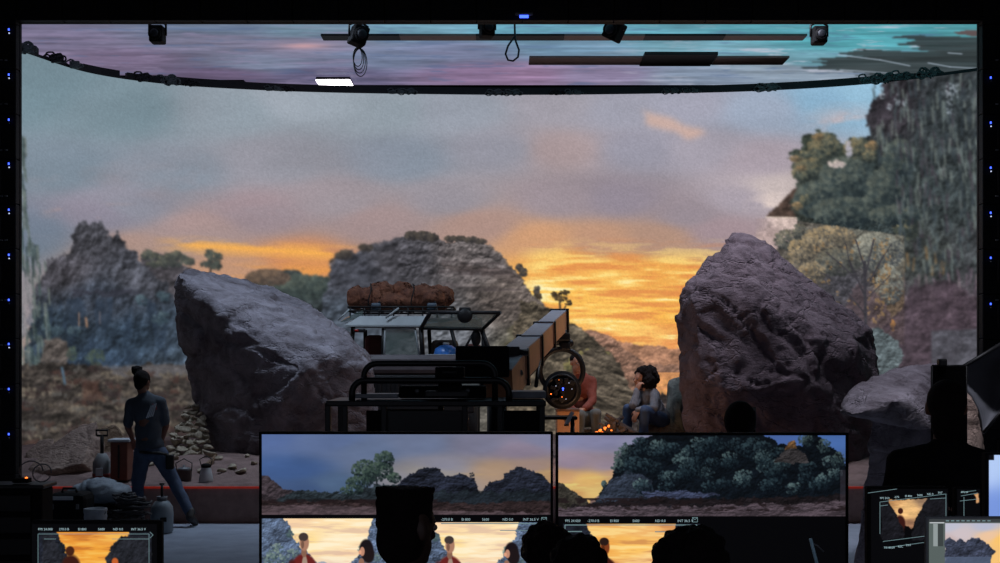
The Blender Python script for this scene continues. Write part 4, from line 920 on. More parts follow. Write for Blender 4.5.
for k in range(5): mb.box((0.45 + 0.0 * k, -0.62 + 0.15 * k, 1.232), (0.5, 0.05, 0.012), bevel=0.004)
mb.part('bonnet_vent', M_troof, truck)
mb = MB(); mb.box((0, -0.74, 0.76), (1.0, 0.08, 0.4), bevel=0.02)
for k in range(8): mb.box((-0.42 + k * 0.12, -0.79, 0.76), (0.05, 0.03, 0.32), bevel=0.01)
mb.part('grille', M_black, truck)
for s in (-1, 1):
    MB().prism([(s * 0.55, -0.85, 1.1), (s * 0.55, 0.25, 1.1), (s * 0.55, 0.25, 0.8), (s * 0.55, -0.05, 1.0), (s * 0.55, -0.65, 1.0), (s * 0.55, -0.9, 0.8)], (s * 0.36, 0, 0)).part('fender', M_tbody, truck)
    hl_ = MB().lathe((s * 0.62, -0.8, 0.92), [(0.06, 0.1), (0.12, 0.02), (0.125, 0), (0.11, -0.015)], 24, 'Y').part('headlight', M_black, truck)
    MB().lathe((s * 0.62, -0.81, 0.92), [(0.105, 0), (0.07, -0.02), (0.004, -0.03)], 24, 'Y').part('lens', M_glass, hl_)
    for y in (-0.35, 1.45):
        wv = MB().lathe((s * 0.76, y, 0.36), [(0.2, -0.11), (0.33, -0.12), (0.375, -0.08), (0.375, 0.08), (0.33, 0.12), (0.2, 0.11)], 28, 'X').part('wheel', M_rub, truck)
        MB().lathe((s * 0.76, y, 0.36), [(0.06, -0.1), (0.2, -0.09), (0.2, 0.09), (0.06, 0.1)], 20, 'X').part('rim', M_grey, wv)
bx('bumper', (0, -0.95, 0.55), (1.7, 0.12, 0.18), M_black)
# cab: posts, roof, panes
def bar(n, a, b, r, m=M_black, par=None): return MB().cyl(a, b, r, seg=10).part(n, m, par or truck)
zt = tl(0, 327).z; zb = tl(0, 361).z
MB().box((0.0, 0.02, zb - 0.03), (1.72, 0.1, 0.1), bevel=0.02).part('cowl', M_troof, truck)
for (a, b, r) in ((tl(353, 327, 0.05), tl(349, 366, 0.1), .032), (tl(383, 328), tl(382, 362), .02), (tl(421, 327), tl(423, 362), .035), (tl(481, 328), tl(494, 364), .035), (tl(449, 329, .5), tl(457, 362, .5), .03)):
    bar('pillar', a, b, r)
bar('pillar', tl(474, 330, 0.2), tl(462, 352, 0.2), .018); bar('pillar', tl(425, 330, 0.9), tl(427, 365, 0.9), .03); bar('pillar', tl(360, 330, 1.2), tl(360, 366, 1.2), .03); bar('pillar', tl(478, 330, 1.2), tl(478, 366, 1.2), .03)
MB().hexa([tl(346, 327, -.02), tl(421, 327, -.02), tl(476, 328, 1.4), tl(348, 328, 1.4), tl(346, 324, -.02), tl(421, 324, -.02), tl(476, 318, 1.4), tl(348, 318, 1.4)]).part('roof', M_troof, truck, 'pale roof panel')
MB().hexa([tl(345, 326.5, -.06), tl(423, 326.5, -.06), tl(430, 317.5, .0), tl(360, 317.5, .0), tl(345, 325, -.06), tl(423, 325, -.06), tl(430, 316, .0), tl(360, 316, .0)]).part('visor_panel', M_troof, truck, 'pale visor flap above the left pane')
MB().hexa([tl(340, 322.5, .1), tl(362, 317.5, .1), tl(362, 316.5, .2), tl(340, 321.5, .2), tl(340, 321.5, .1), tl(362, 311, .1), tl(362, 310, .2), tl(345, 317.5, .2)]).part('side_flap', M_glass, truck)
bar('visor_stay', tl(386, 318, -.08), tl(399, 308, -.05), .014, M_troof); bar('visor_stay', tl(338, 320, .0), tl(349, 309.5, .05), .012, M_troof)
# fixed left pane
fr = MB()
for a, b in (((385, 328), (415, 328)), ((415, 328), (420, 359)), ((385, 328), (384, 359)), ((384, 359), (420, 359))): fr.tube([tl(*a, -.01), tl(*b, -.01)], .014, 8)
fp = fr.part('windscreen_frame', M_troof, truck)
MB().hexa([tl(385, 359, .0), tl(419, 359, .0), tl(419, 359, .012), tl(385, 359, .012), tl(386, 328, .0), tl(415, 328, .0), tl(415, 328, .012), tl(386, 328, .012)]).part('windscreen_pane', M_glass, fp)
# raised right pane
h = lambda px, py, y: tl(px, py, y)
A, B, Cc, D = h(421, 328, -.05), h(483, 329, -.05), h(503, 312.5, -.62), h(433, 312.5, -.62)
fr = MB()
for a, b in ((A, B), (B, Cc), (Cc, D), (D, A)): fr.tube([a, b], .026, 8)
fp = fr.part('raised_windscreen_frame', M_black, truck, 'raised black windscreen frame')
nrm = (B - A).cross(D - A).normalized() * .01
MB().hexa([A, B, Cc, D] + [v + nrm for v in (A, B, Cc, D)]).part('windscreen_pane', mat('green_tinted_glass', (150, 172, 160), 0.15, 0, .1, 5, alpha=.4), fp)
mb = MB(); c_ = (Cc + D) / 2 + Vector((0, -.01, -.04))
mb.lathe(c_, [(0.02, .05), (.1, .045), (.105, -.02), (.07, -.05), (.02, -.055)], 20, 'Y'); mb.box(c_ + Vector((0, 0, .08)), (.16, .06, .06), bevel=.015)
mb.part('wiper_motor', M_black, fp)
bar('stay', h(489, 325, -.1), h(499, 313, -.55), .012); bar('stay', h(424, 326, -.1), h(433, 315, -.55), .012)
# cabin contents
for (x0, x1, y0, y1, dd, m) in ((361, 380, 335, 368, .9, M_maroon), (428, 455, 340, 368, .75, mat('dark_brown_seat', (50, 40, 38), .7)), (462, 478, 344, 366, .8, M_maroon)):
    a, b = tl(x0, y1, dd), tl(x1, y0, dd)
    MB().box((a + b) / 2, (abs(b.x - a.x), .16, abs(b.z - a.z)), bevel=.06).part('seat', m, truck)
mr = MB().box(tl(359.5, 330.5, -.05), (.17, .05, .055), bevel=.015).cyl(tl(353, 328, 0), tl(355, 330, -.05), .012).part('mirror', M_black, truck)
MB().box(tl(357, 330.3, -.08), (.05, .01, .03), bevel=.004).part('mirror_reflector', mat('red_lens', (150, 30, 26), .3), mr)
mb = MB(); mb.tube([tl(480, 330, .1), tl(474, 338, -.02)], .012, 8).ball(tl(476, 338, 0), (.07, .05, .12))
mb.part('side_mirror', M_black, truck)
# roof rack
rk = MB()
y0, y1 = .25, 1.25
for py in (311, 307): 
    for yy in (y0, y1): rk.tube([tl(347, py, y0) + Vector((0, yy - y0, 0)), tl(452, py, y0) + Vector((0, yy - y0, 0))], .014, 8)
    for px in (347, 452): rk.tube([tl(px, py, y0), tl(px, py, y0) + Vector((0, y1 - y0, 0))], .014, 8)
for k in range(8):
    px = 349 + k * 14.5; rk.tube([tl(px, 318, y0), tl(px, 306.5, y0)], .011, 8); rk.tube([tl(px, 311, y0), tl(px, 311, y0) + Vector((0, y1 - y0, 0))], .01, 8)
rk.part('roof_rack', M_black, truck)
# things carried by the truck
M_tarp = mat('rust_brown_canvas', (104, 60, 46), 0.85, 0, 0.35, 7, 0.9, 16, col2=(150, 94, 68))
def soft_bundle(name, label, cat, lumps, m, org, voxel=.025, amp=.03, fr=5, seed=1):
    mb = MB(org)
    for (c, r) in lumps: mb.ball(c, r, 20, 14)
    me = remeshed(mb.mesh(name), voxel, 5)
    for v in me.vertices:
        p = v.co * fr + Vector((seed, seed, seed))
        n = mnoise.fractal(p, 1.0, 2.0, 4); r = 1 - abs(mnoise.noise(Vector((p.x * 1.7, p.y * .5, p.z * .9)))) * 2
        fold = 1 - abs(mnoise.noise(Vector((p.x * 1.3 + p.z * .6, p.y * .6, p.z * 1.1 - p.x * .4)) * 1.4)) * 2.4
        v.co += v.normal * amp * (.4 * n + .5 * r * 0.6 + .55 * max(-.6, fold))
    return props(link_mesh(name, me, m, None, org), label, cat)
tw = lambda px, py, y: P(px, py, TD + y)
rb = random.Random(21); lumps = [(tw(399, 302, .75), (.62, .34, .12)), (tw(379, 297, .75), (.3, .3, .15))]
for k in range(15):
    px = 358 + k * 5.8; e_ = min(1, (k + 1.5) / 3, (16 - k) / 3)
    lumps.append((tw(px + rb.uniform(-2, 2), 299.5 - rb.uniform(0, 4) * e_ - (4.5 if 2 < k < 8 else 1.0) * e_, .75 + rb.uniform(-.16, .16)), (rb.uniform(.08, .2), rb.uniform(.2, .3), rb.uniform(.09, .17))))
bun = soft_bundle('canvas_bundle', 'rust brown canvas bundle tied down on the truck roof rack', 'canvas bundle', lumps, M_tarp, tw(398, 308, .75), voxel=.016, amp=.05, fr=4)
for px in (372, 414):
    c = tw(px, 299, .75) - bun.location
    MB().tube([c + Vector((.02 * math.sin(3 * q), .38 * math.cos(q), .2 * math.sin(q) + .02)) for q in [j * 2 * math.pi / 24 for j in range(24)]], .009, 6, closed=True).part('strap', M_rub, bun)
for (px, py, rz, col, lab) in ((376, 306, .1, (70, 84, 98), 'grey blue can in the roof rack under the left end of the canvas'), (432, 306, -.1, (70, 84, 98), 'grey blue can in the roof rack under the right end of the canvas')):
    t = thing('fuel_can', lab, 'can', tw(px, 311, .32), rz, None)
    MB().box((0, 0, .06), (.14, .08, .11), bevel=.025).part('body', mat('grey_blue_paint', col, .5), t); MB().cyl((.04, 0, .11), (.05, 0, .135), .018).part('cap', M_black, t)
j = thing('water_jug', 'bright blue water jug standing on the bonnet behind the raised pane', 'jug', tw(446, 366, -.14))
MB().lathe((0, 0, 0), [(.12, 0), (.165, .02), (.17, .16), (.15, .24), (.08, .285), (.05, .29)], 28).part('body', mat('blue_plastic', (52, 116, 196), .35, 0, .2, 9), j)
MB().lathe((0, 0, .29), [(.045, 0), (.045, .03), (.03, .035)], 20).part('cap', M_white, j)

# ------------------------------------------------------------------ black cart with tube rails in front of the truck
CD = 10.0
cart = thing('equipment_cart', 'black equipment cart with two hoop rails in front of the truck', 'cart', (P(435, 0, CD).x, CD, 0))
cl_ = lambda px, py, y=0.0: Vector(((px - 500) / F * (CD + y), CD + y, CAMZ - (py - HOR) / F * (CD + y))) - cart.location
M_ck = mat('cart_black_steel', (17, 16, 18), 0.42, 0, .3, 15, spec=.4)
dk = cl_(326, 399); de = cl_(546, 399)
MB().box(((dk.x + de.x) / 2, .4, dk.z - .035), (de.x - dk.x, .86, .045), bevel=.01).part('top_deck', M_ck, cart)
MB().box(((dk.x + de.x) / 2, .4, .28), (de.x - dk.x, .86, .05), bevel=.01).part('lower_deck', M_ck, cart)
for px in (328, 345, 384, 465, 500, 542):
    a = cl_(px, 399); MB().box((a.x, 0, a.z / 2 + .12), (.045, .045, a.z - .3), bevel=.006).part('post', M_ck, cart)
for px in (328, 436, 542):
    a = cl_(px, 399); MB().box((a.x, .8, a.z / 2 + .12), (.045, .045, a.z - .3), bevel=.006).part('post', M_ck, cart)
for (a, b, lab) in ((366, 384, 0), (386, 463, 1), (504, 540, 0)):
    x0, x1 = cl_(a, 0).x, cl_(b, 0).x
    MB().box(((x0 + x1) / 2, .03, dk.z - .5), (x1 - x0, .02, .82), bevel=.006).part('side_panel', M_blk if not lab else M_ck, cart)
MB().box((cl_(405, 0).x, .3, dk.z - .3), (.5, .5, .4), bevel=.02).part('drawer_case', M_blk, cart)
def hoop(x0, x1, yt, yb, r, y, rad=.1):
    pts = [cl_(x0, yb, y), cl_(x0, yt + 12, y)]
    a, b = cl_(x0, yt, y), cl_(x1, yt, y)
    pts = [cl_(x0, yb, y)]
    for k in range(7):
        q = math.pi - k * math.pi / 12; pts.append(a + Vector((rad + rad * math.cos(q), 0, -rad + rad * math.sin(q))))
    for k in range(7):
        q = math.pi / 2 - k * math.pi / 12; pts.append(b + Vector((-rad + rad * math.cos(q), 0, -rad + rad * math.sin(q))))
    pts.append(cl_(x1, yb, y))
    return MB().tube(pts, r, 14).part('hoop_rail', M_ck, cart)
hoop(364, 495, 363.5, 402, .024, .1, .1); hoop(352, 509, 380.5, 401, .026, .04, .1)
MB().tube([cl_(364, 381, .1), cl_(495, 381, .1)], .02, 12).part('cross_rail', M_ck, cart)
MB().box(cl_(447, 394, .06), (.34, .1, .05), bevel=.01).part('rail_block', M_ck, cart)
for sx in (332, 540):
    for yy in (.05, .75):
        x = cl_(sx, 0).x
        w_ = MB().lathe((x, yy, .09), [(.03, -.02), (.085, -.02), (.09, 0), (.085, .02), (.03, .02)], 20, 'X').part('caster', M_rub, cart); MB().box((x, yy, .2), (.05, .07, .12), bevel=.01).part('caster_fork', M_ck, w_)
# things on the cart
def simple(name, label, cat, px0, px1, py0, py1, d, depth, m, bev=.012, group=None, front=True):
    a, b = P(px0, py1, d), P(px1, py0, d)
    t = thing(name, label, cat, ((a.x + b.x) / 2, d + depth / 2, a.z), 0, group)
    MB().box((0, 0, (b.z - a.z) / 2), (b.x - a.x, depth, b.z - a.z), bevel=bev).part('body', m, t)
    return t, (b.x - a.x), (b.z - a.z), depth
t, w, h_, dp = simple('battery_box', 'squat black box on the cart under the blue jug', 'box', 435, 464, 367, 379, 10.06, .3, M_blk)
MB().box((0, -dp / 2 - .012, h_ * .55), (w * .5, .02, .02), bevel=.005).part('handle', M_black, t)
MB().box((-.0, 0, -.062), (w * .8, dp * .8, .115), bevel=.01).part('riser', M_blk, t)
t, w, h_, dp = simple('laptop', 'closed grey laptop lying on the left end of the black cart', 'laptop', 354, 398, 394, 398.3, 10.05, .3, mat('laptop_grey', (110, 114, 122), .4), .006)
t, w, h_, dp = simple('tray', 'flat grey tray lying on the right end of the black cart', 'tray', 511, 546, 391.5, 398.3, 10.1, .45, mat('tray_grey', (104, 108, 118), .45), .008)
t, w, h_, dp = simple('instrument_box', 'wide black instrument box on the cart behind the hoop rails', 'box', 399, 486, 386, 398.3, 10.2, .3, M_blk)
for k in range(3): MB().lathe((-.2 + .2 * k, -dp / 2 - .002, h_ * .6), [(.018, .002), (.018, -.014), (.006, -.016)], 16, 'Y').part('knob', M_grey, t)

# ------------------------------------------------------------------ camera crane
M_arm = mat('sunset_tinted_metal', (158, 108, 78), 0.5, 0.1, .2, 8); M_armtop = mat('ceiling_lit_grey', (126, 130, 140), .5, 0, .15, 8)  # orange light on the sides and ceiling light on top put into the colours
crane = thing('camera_crane', 'telescopic camera crane arm rising to the right with a camera head at its tip', 'camera crane', P(497, 640, 11.6) * 1 + Vector((0, 0, 0)))
crane.location.z = 0
co0 = crane.location
secs = [((512, 370.5, 11.3), (527, 350.5, 12.1), .30, .26), ((526, 350.5, 12.0), (541.5, 336.5, 13.1), .27, .23), ((541, 336.2, 13.0), (554, 323.2, 14.1), .245, .2), ((553.6, 322.5, 14.0), (567, 310.5, 15.1), .235, .17)]
for k, (a, b, hh, ww) in enumerate(secs):
    p, q_ = P(*a), P(*b); d = (q_ - p).normalized(); rgt = d.cross(Vector((0, 0, 1))).normalized(); upv = rgt.cross(d)
    def corner(o, r, u): return o - rgt * ww * (1 - r) - upv * hh * (1 - u)
    mb = MB(co0); mb.hexa([corner(p, 0, 0), corner(p, 1, 0), corner(q_, 1, 0), corner(q_, 0, 0), corner(p, 0, 1), corner(p, 1, 1), corner(q_, 1, 1), corner(q_, 0, 1)])
    L_ = (q_ - p).length
    seg = mb.part('arm_section', M_arm, crane)
    mb = MB(co0); u2 = upv * .012; mb.hexa([corner(p, 0, 1), corner(p, 1, 1), corner(q_, 1, 1), corner(q_, 0, 1), corner(p, 0, 1) + u2, corner(p, 1, 1) + u2, corner(q_, 1, 1) + u2, corner(q_, 0, 1) + u2]).part('lit_top_face', M_armtop, seg, 'grey top face with ceiling light painted in')  # the arm's lit top drawn as its own lighter grey layer
    mb = MB(co0); cc = (corner(q_, 0, 0) + corner(q_, 1, 1)) / 2; mb.box(cc - d * .03, (ww + .05, .07, hh + .05), rot=Matrix((rgt, d, upv)).transposed(), bevel=.008).part('collar', M_black, seg)
pv = P(503, 372, 11.5)
MB(co0).box(P(511, 352, 11.9), (.16, .12, .1), bevel=.01).cyl(P(515, 352, 11.9), P(528, 353, 11.9), .03).part('cable_clamp', M_black, crane)
MB(co0).box(P(483, 361.5, 11.3), (.46, .6, .27), bevel=.02).part('counterweight_bucket', M_blk, crane, 'black counterweight bucket')
MB(co0).cyl((co0.x, co0.y, .3), (co0.x, co0.y, 1.55), .09).box((co0.x, co0.y, 1.6), (.3, .3, .2), bevel=.02).part('column', M_black, crane)
MB(co0).cyl((co0.x, co0.y, 1.5), P(519, 372, 11.8), .05).part('arm_pivot', M_black, crane)
for a, b in (((508, 398, 11.6), (541, 362, 13.2)), ((517, 400, 11.7), (526, 378, 12.2)), ((536, 386, 12.6), (540, 356, 13.1))):
    MB(co0).tube([P(*a), P(*b)], .02, 8).part('brace', M_black, crane)
MB(co0).box((co0.x, co0.y, .25), (1.0, 1.4, .12), bevel=.02).part('dolly_base', M_black, crane)
for sx in (-.45, .45):
    for sy in (-.55, .55): MB(co0).lathe((co0.x + sx, co0.y + sy, .11), [(.03, -.04), (.1, -.04), (.11, 0), (.1, .04), (.03, .04)], 18, 'X').part('wheel', M_rub, crane)
# remote head at the tip
HD = 15.0
mb = MB(co0); mb.cyl(P(563, 330, HD), P(563, 346, HD), .045).box(P(563, 337, HD), (.16, .14, .1), bevel=.02).box(P(565, 346, HD), (.12, .12, .1), bevel=.02).ball(P(557, 341, HD), .05).ball(P(570, 343, HD), .045)
mb.part('head_mount', M_black, crane)
rc = P(561.5, 374, HD); rad = 21.5 * S(HD)
MB(co0).tube([rc + Vector((rad * math.cos(q), 0, rad * 1.0 * math.sin(q) + .04)) for q in [math.radians(-42 + 264 * k / 30) for k in range(31)]], .032, 10).part('yoke_ring', M_black, crane, 'black yoke ring')
cam_ = MB(co0).lathe(P(562, 390, HD), [(.10, .3), (.15, .12), (.2, .08), (.225, 0), (.215, -.05), (.16, -.06)], 32, 'Y').box(P(562, 390, HD + .25), (.22, .3, .22), bevel=.02).part('camera', M_blk, crane, 'round black camera rig with tiny blue and orange lights')
MB(co0).tube([P(562, 390, HD - .06) + Vector((.175 * math.cos(q), 0, .175 * math.sin(q))) for q in [k * 2 * math.pi / 32 for k in range(32)]], .016, 8, closed=True).part('rim', M_black, cam_)
rn = random.Random(4); mb = MB(co0)
for k in range(16):
    a, b = rn.uniform(-.13, .13), rn.uniform(-.13, .13)
    mb.box(P(562, 390, HD - .08) + Vector((a, 0, b)), (rn.uniform(.02, .07), .05, rn.uniform(.02, .06)), rot=Matrix.Rotation(rn.uniform(0, 1.5), 3, 'Y'), bevel=.004)
mb.part('electronics', M_black, cam_)
for (px, py, m, s) in ((563, 388.5, M_led_blue, .022), (563, 390, M_led_blue, .014), (551, 394, M_led_or, .014), (562, 397, M_led_or, .01), (556, 386, M_led_w, .009), (569, 383, M_led_w, .009), (566, 399, M_led_w, .009), (572, 389, M_led_w, .008), (559, 380, M_led_or, .008)):
    MB(co0).ball(P(px, py, HD - .115), s * .5, 10, 8).part('status_light', m, cam_)
# small stand under the crane tip
sp = thing('folding_table', 'small black folding stand below the crane tip with a pale sheet on it', 'stand', (P(553, 0, 13.2).x, 13.2, 0))
MB().box((0, 0, CAMZ - (417.5 - HOR) * S(13.2)), (.48, .35, .03), bevel=.006).part('top', M_blk, sp)
for sx in (-.2, .2): 
    for sy in (-.14, .14): MB().cyl((sx, sy, 0), (sx, sy, CAMZ - (417.5 - HOR) * S(13.2) - .015), .014).part('leg', M_black, sp)
zz_ = CAMZ - (417 - HOR) * S(13.2) + .014
MB((P(561, 0, 13.2).x, 13.2, zz_)).prism([P(563, 424, 12.98), P(572, 410.5, 12.98), P(575, 412, 12.98), P(567, 425.5, 12.98)], (0, .01, 0))
ps = thing('clapper_sheet', 'pale paper sheet leaning on the small black stand', 'sheet', P(569, 418, 12.98))
MB(ps.location).prism([P(564, 424, 12.98), P(571, 411, 12.98), P(574.5, 412.5, 12.98), P(568, 425.5, 12.98)], (0, .006, 0)).part('paper', M_white, ps)
MB(ps.location).box(P(568.5, 425.2, 12.98) + Vector((-.02, .003, 0)), (.05, .02, .015), bevel=.003).part('clip', M_black, ps)
# ------------------------------------------------------------------ people
def limb(mb, a, b, r0, r1, n=5):
    a, b = Vector(a), Vector(b)
    mb.tube([a + (b - a) * k / n for k in range(n + 1)], [r0 + (r1 - r0) * k / n for k in range(n + 1)], 12)
    mb.ball(a, r0, 12, 8); mb.ball(b, r1, 12, 8)
def basis(f):
    f = Vector(f).normalized(); u = Vector((0, 0, 1)); r = f.cross(u).normalized(); u = r.cross(f).normalized()
    return f, r, u
def rotm(f, r, u): return Matrix((r, f, u)).transposed().to_quaternion()
def add_head(mb, c, f, s=1.0):
    f, r, u = basis(f); q = rotm(f, r, u); c = Vector(c)
    mb.ball(c + u * .025 * s, (.072 * s, .09 * s, .09 * s), 20, 14, q)
    mb.ball(c + f * .02 * s - u * .05 * s, (.056 * s, .07 * s, .065 * s), 16, 10, q)
    mb.ball(c + f * .06 * s - u * .09 * s, (.028 * s, .028 * s, .025 * s), 12, 8, q)
    limb(mb, c + f * .085 * s + u * .012 * s, c + f * .104 * s - u * .026 * s, .010 * s, .015 * s, 2)
    mb.ball(c + f * .078 * s + u * .022 * s, (.05 * s, .014 * s, .01 * s), 12, 8, q)
    mb.ball(c + f * .084 * s - u * .058 * s, (.024 * s, .01 * s, .008 * s), 12, 8, q)
    for sd in (-1, 1): mb.ball(c + r * .074 * s * sd - u * .002 * s, (.012 * s, .022 * s, .032 * s), 10, 8, q)
def add_hand(mb, wr, d, nrm, side=1, curl=.5, s=1.0):
    """palm, four fingers and a thumb; d along the hand, nrm = back of the hand"""
    d = Vector(d).normalized(); nrm = Vector(nrm); nrm = (nrm - d * nrm.dot(d)).normalized(); r = d.cross(nrm) * side
    q = Matrix((r, d, nrm)).transposed().to_quaternion(); pc = Vector(wr) + d * .05 * s
    mb.ball(pc, (.042 * s, .055 * s, .017 * s), 14, 10, q)
    for k, (o, L) in enumerate(((-.03, .066), (-.01, .078), (.01, .074), (.029, .056))):
        b0 = pc + r * o * s + d * .04 * s; c1, c2 = curl * .7, curl * 1.6
        b1 = b0 + (d * math.cos(c1) - nrm * math.sin(c1)) * L * .52 * s; b2 = b1 + (d * math.cos(c2) - nrm * math.sin(c2)) * L * .48 * s
        limb(mb, b0, b1, .0095 * s, .0088 * s, 2); limb(mb, b1, b2, .0088 * s, .0075 * s, 2)
    t0 = pc - r * .032 * s - d * .02 * s; t1 = t0 + (-r * .75 + d * .6 - nrm * .25).normalized() * .036 * s; t2 = t1 + (-r * .15 + d * .9 - nrm * .4).normalized() * .03 * s
    limb(mb, t0, t1, .012 * s, .0105 * s, 2); limb(mb, t1, t2, .0105 * s, .0085 * s, 2)
def hair_curls(mb, c, R, n, r, seed, squash=(1, 1, 1), cut=None):
    rn = random.Random(seed); c = Vector(c)
    mb.ball(c, (R * .86 * squash[0], R * .86 * squash[1], R * .86 * squash[2]), 20, 14)
    for k in range(n):
        z = 1 - 2 * (k + .5) / n; a = k * 2.39996; q = math.sqrt(1 - z * z); v = Vector((q * math.cos(a) * squash[0], q * math.sin(a) * squash[1], z * squash[2]))
        p = c + v * R * rn.uniform(.80, 1.04)
        if cut and cut(p): continue
        mb.ball(p, r * rn.uniform(.7, 1.25), 8, 6)
def figure(label, J, col, hair=None, skin=None, voxel=.009, s=1.0, hands=True, eyes=True, group=None, extra=None):
    """J: joint positions in the room; col: shirt, trousers, shoes materials"""
    org = Vector(J['org']); root = thing('person', label, 'person', org, 0, group)
    sk = skin or M_skin
    H, N, C, Pv = (Vector(J[k]) for k in ('head', 'neck', 'chest', 'pelvis')); fw = Vector(J['face'])
    tf, tr, tu = basis(J.get('front', fw)); 
    mb = MB(org)
    add_head(mb, H, fw, s)
    limb(mb, H - Vector((0, 0, .07)) * s - basis(fw)[0] * .015, N, .052 * s, .056 * s, 3)
    limb(mb, N, C, .06 * s, .1 * s, 4); limb(mb, C, Pv, .105 * s, .11 * s, 5)
    for sd in 'LR':
        sh, el, wr = (Vector(J[k + sd]) for k in ('sh', 'el', 'wr'))
        limb(mb, N - Vector((0, 0, .03)), sh, .05 * s, .05 * s, 3)
        limb(mb, sh, el, .05 * s, .037 * s); limb(mb, el, wr, .038 * s, .025 * s)
        if 'hip' + sd in J:
            hp, kn, an, to = (Vector(J[k + sd]) for k in ('hip', 'kn', 'an', 'to'))
            limb(mb, Pv, hp, .1 * s, .088 * s, 3); limb(mb, hp, kn, .085 * s, .056 * s); limb(mb, kn, an, .054 * s, .036 * s); limb(mb, an, to, .036 * s, .03 * s, 3)
        if hands: 
            d, n_ = J.get('hand' + sd, ((wr - el), (0, 0, 1)))
            add_hand(mb, wr, d, n_, 1 if sd == 'R' else -1, J.get('curl' + sd, .5), s)
    body = link_mesh('body', remeshed(mb.mesh('body'), voxel, 3), sk, root)
    # shirt
    mb = MB(org); q = rotm(tf, tr, tu)
    mb.ball(C + Vector((0, 0, .02)), (.165 * s, .12 * s, .19 * s), 20, 14, q); mid = (C + Pv) / 2; mb.ball(mid, (.145 * s, .115 * s, .2 * s), 20, 14, q); mb.ball(Pv + Vector((0, 0, .05)), (.155 * s, .125 * s, .12 * s), 20, 14, q)
    limb(mb, N + Vector((0, 0, .005)), C, .066 * s, .12 * s, 3)
    for sd in 'LR':
        sh, el, wr = (Vector(J[k + sd]) for k in ('sh', 'el', 'wr')); sl_ = J.get('sleeve', 1.0)
        limb(mb, N - Vector((0, 0, .04)), sh, .062 * s, .068 * s, 4)
        limb(mb, sh, sh + (el - sh) * min(1, sl_ * 2), .066 * s, .055 * s)
        if sl_ > .5: limb(mb, el, el + (wr - el) * min(1, (sl_ - .5) * 2), .053 * s, .04 * s)
    me = remeshed(mb.mesh('shirt'), voxel * 1.3, 4)
    for v in me.vertices: v.co += v.normal * .009 * mnoise.fractal(v.co * 9, 1.0, 2.0, 3)
    link_mesh('shirt', me, col[0], root)
    if 'hipL' in J:
        mb = MB(org)
        mb.ball(Pv, (.15 * s, .125 * s, .12 * s), 20, 14, q)
        for sd in 'LR':
            hp, kn, an = (Vector(J[k + sd]) for k in ('hip', 'kn', 'an'))
            limb(mb, Pv, hp, .11 * s, .1 * s, 3); limb(mb, hp, kn, .099 * s, .07 * s); limb(mb, kn, kn + (an - kn) * .93, .069 * s, .056 * s)
        me = remeshed(mb.mesh('trousers'), voxel * 1.3, 4)
        for v in me.vertices: v.co += v.normal * .008 * mnoise.fractal(v.co * 8, 1.0, 2.0, 3)
        link_mesh('trousers', me, col[1], root)
        for sd in 'LR':
            an, to = Vector(J['an' + sd]), Vector(J['to' + sd]); mb = MB(org); d = (to - an); d.z = 0; d.normalize()
            heel = an - d * .04 - Vector((0, 0, .02)); limb(mb, heel, to, .046 * s, .04 * s, 4); limb(mb, an + Vector((0, 0, .04)), heel, .046 * s, .046 * s, 2)
            link_mesh('shoe', remeshed(mb.mesh('shoe'), voxel * 1.3, 3), col[2], root)
    if eyes:
        f, r, u = basis(fw)
        for sd in (-1, 1): MB(org).ball(H + f * .083 * s + r * .03 * sd * s + u * .004 * s, .0105 * s, 10, 8).part('eye', M_eye, root)
    if hair:
        mb = MB(org); hair(mb, H, *basis(fw)); link_mesh('hair', remeshed(mb.mesh('hair'), .008 if s > .5 else .01, 1), M_hair, root)
    return root
M_jean = mat('blue_jeans', (62, 76, 100), .8, 0, .2, 14, .2, 60); M_jean2 = mat('dark_blue_jeans', (52, 70, 100), .8, 0, .2, 14, .2, 60); M_boot = mat('dark_shoes', (36, 32, 32), .6)
M_tee = mat('faded_navy_shirt', (58, 66, 76), .85, 0, .15, 10); M_knit = mat('grey_knit_sweater', (120, 120, 126), .9, 0, .2, 30, .5, 90); M_rustshirt = mat('rust_red_shirt', (126, 58, 42), .85, 0, .15, 20)
M_khaki = mat('grey_khaki_trousers', (92, 92, 88), .85, 0, .15, 10); M_dark = mat('black_clothing', (16, 15, 17), .9, 0, .3, 10, spec=.1)
# woman standing with her back to us
d = 13.75
J = dict(org=P(165, 0, d) * 1, head=P(142.5, 382, d), neck=P(144.5, 396, d), chest=P(146, 412, d), pelvis=P(150, 450, d), face=(.45, 1, -.12), front=(.15, 1, 0),
    shL=P(131, 405, d), elL=P(128, 427, d + .08), wrL=P(133, 440, d + .28), shR=P(160.5, 403, d), elR=P(166, 425, d + .06), wrR=P(162, 440, d + .26),
    hipL=P(143, 453, d), knL=P(138, 484, d - .04), anL=P(137, 516, d), toL=P(134, 521, d + .16), hipR=P(159, 454, d), knR=P(174, 482, d + .0), anR=P(191, 515, d - .1), toR=P(195, 522.5, d + .06), sleeve=.42)
J['org'].z = 0
def bun(mb, H, f, r, u):
    mb.ball(H + u * .035 - f * .016, (.084, .098, .092), 20, 14, rotm(f, r, u)); mb.ball(H - f * .05 - u * .02, (.06, .05, .07), 16, 10, rotm(f, r, u)); mb.ball(H + u * .118 - f * .03 - r * .06, (.058, .056, .056), 16, 12)
    for k in range(14): mb.ball(H + u * .118 - f * .03 - r * .06 + Vector((math.cos(k * 2.4) * .045, math.sin(k * 2.4) * .04, math.sin(k * 1.7) * .035)), .016, 8, 6)
wm = figure('person in navy shirt and blue jeans with hair in a bun, standing with back turned', J, (M_tee, M_jean, M_boot), bun, M_skind)
mb = MB(wm.location)
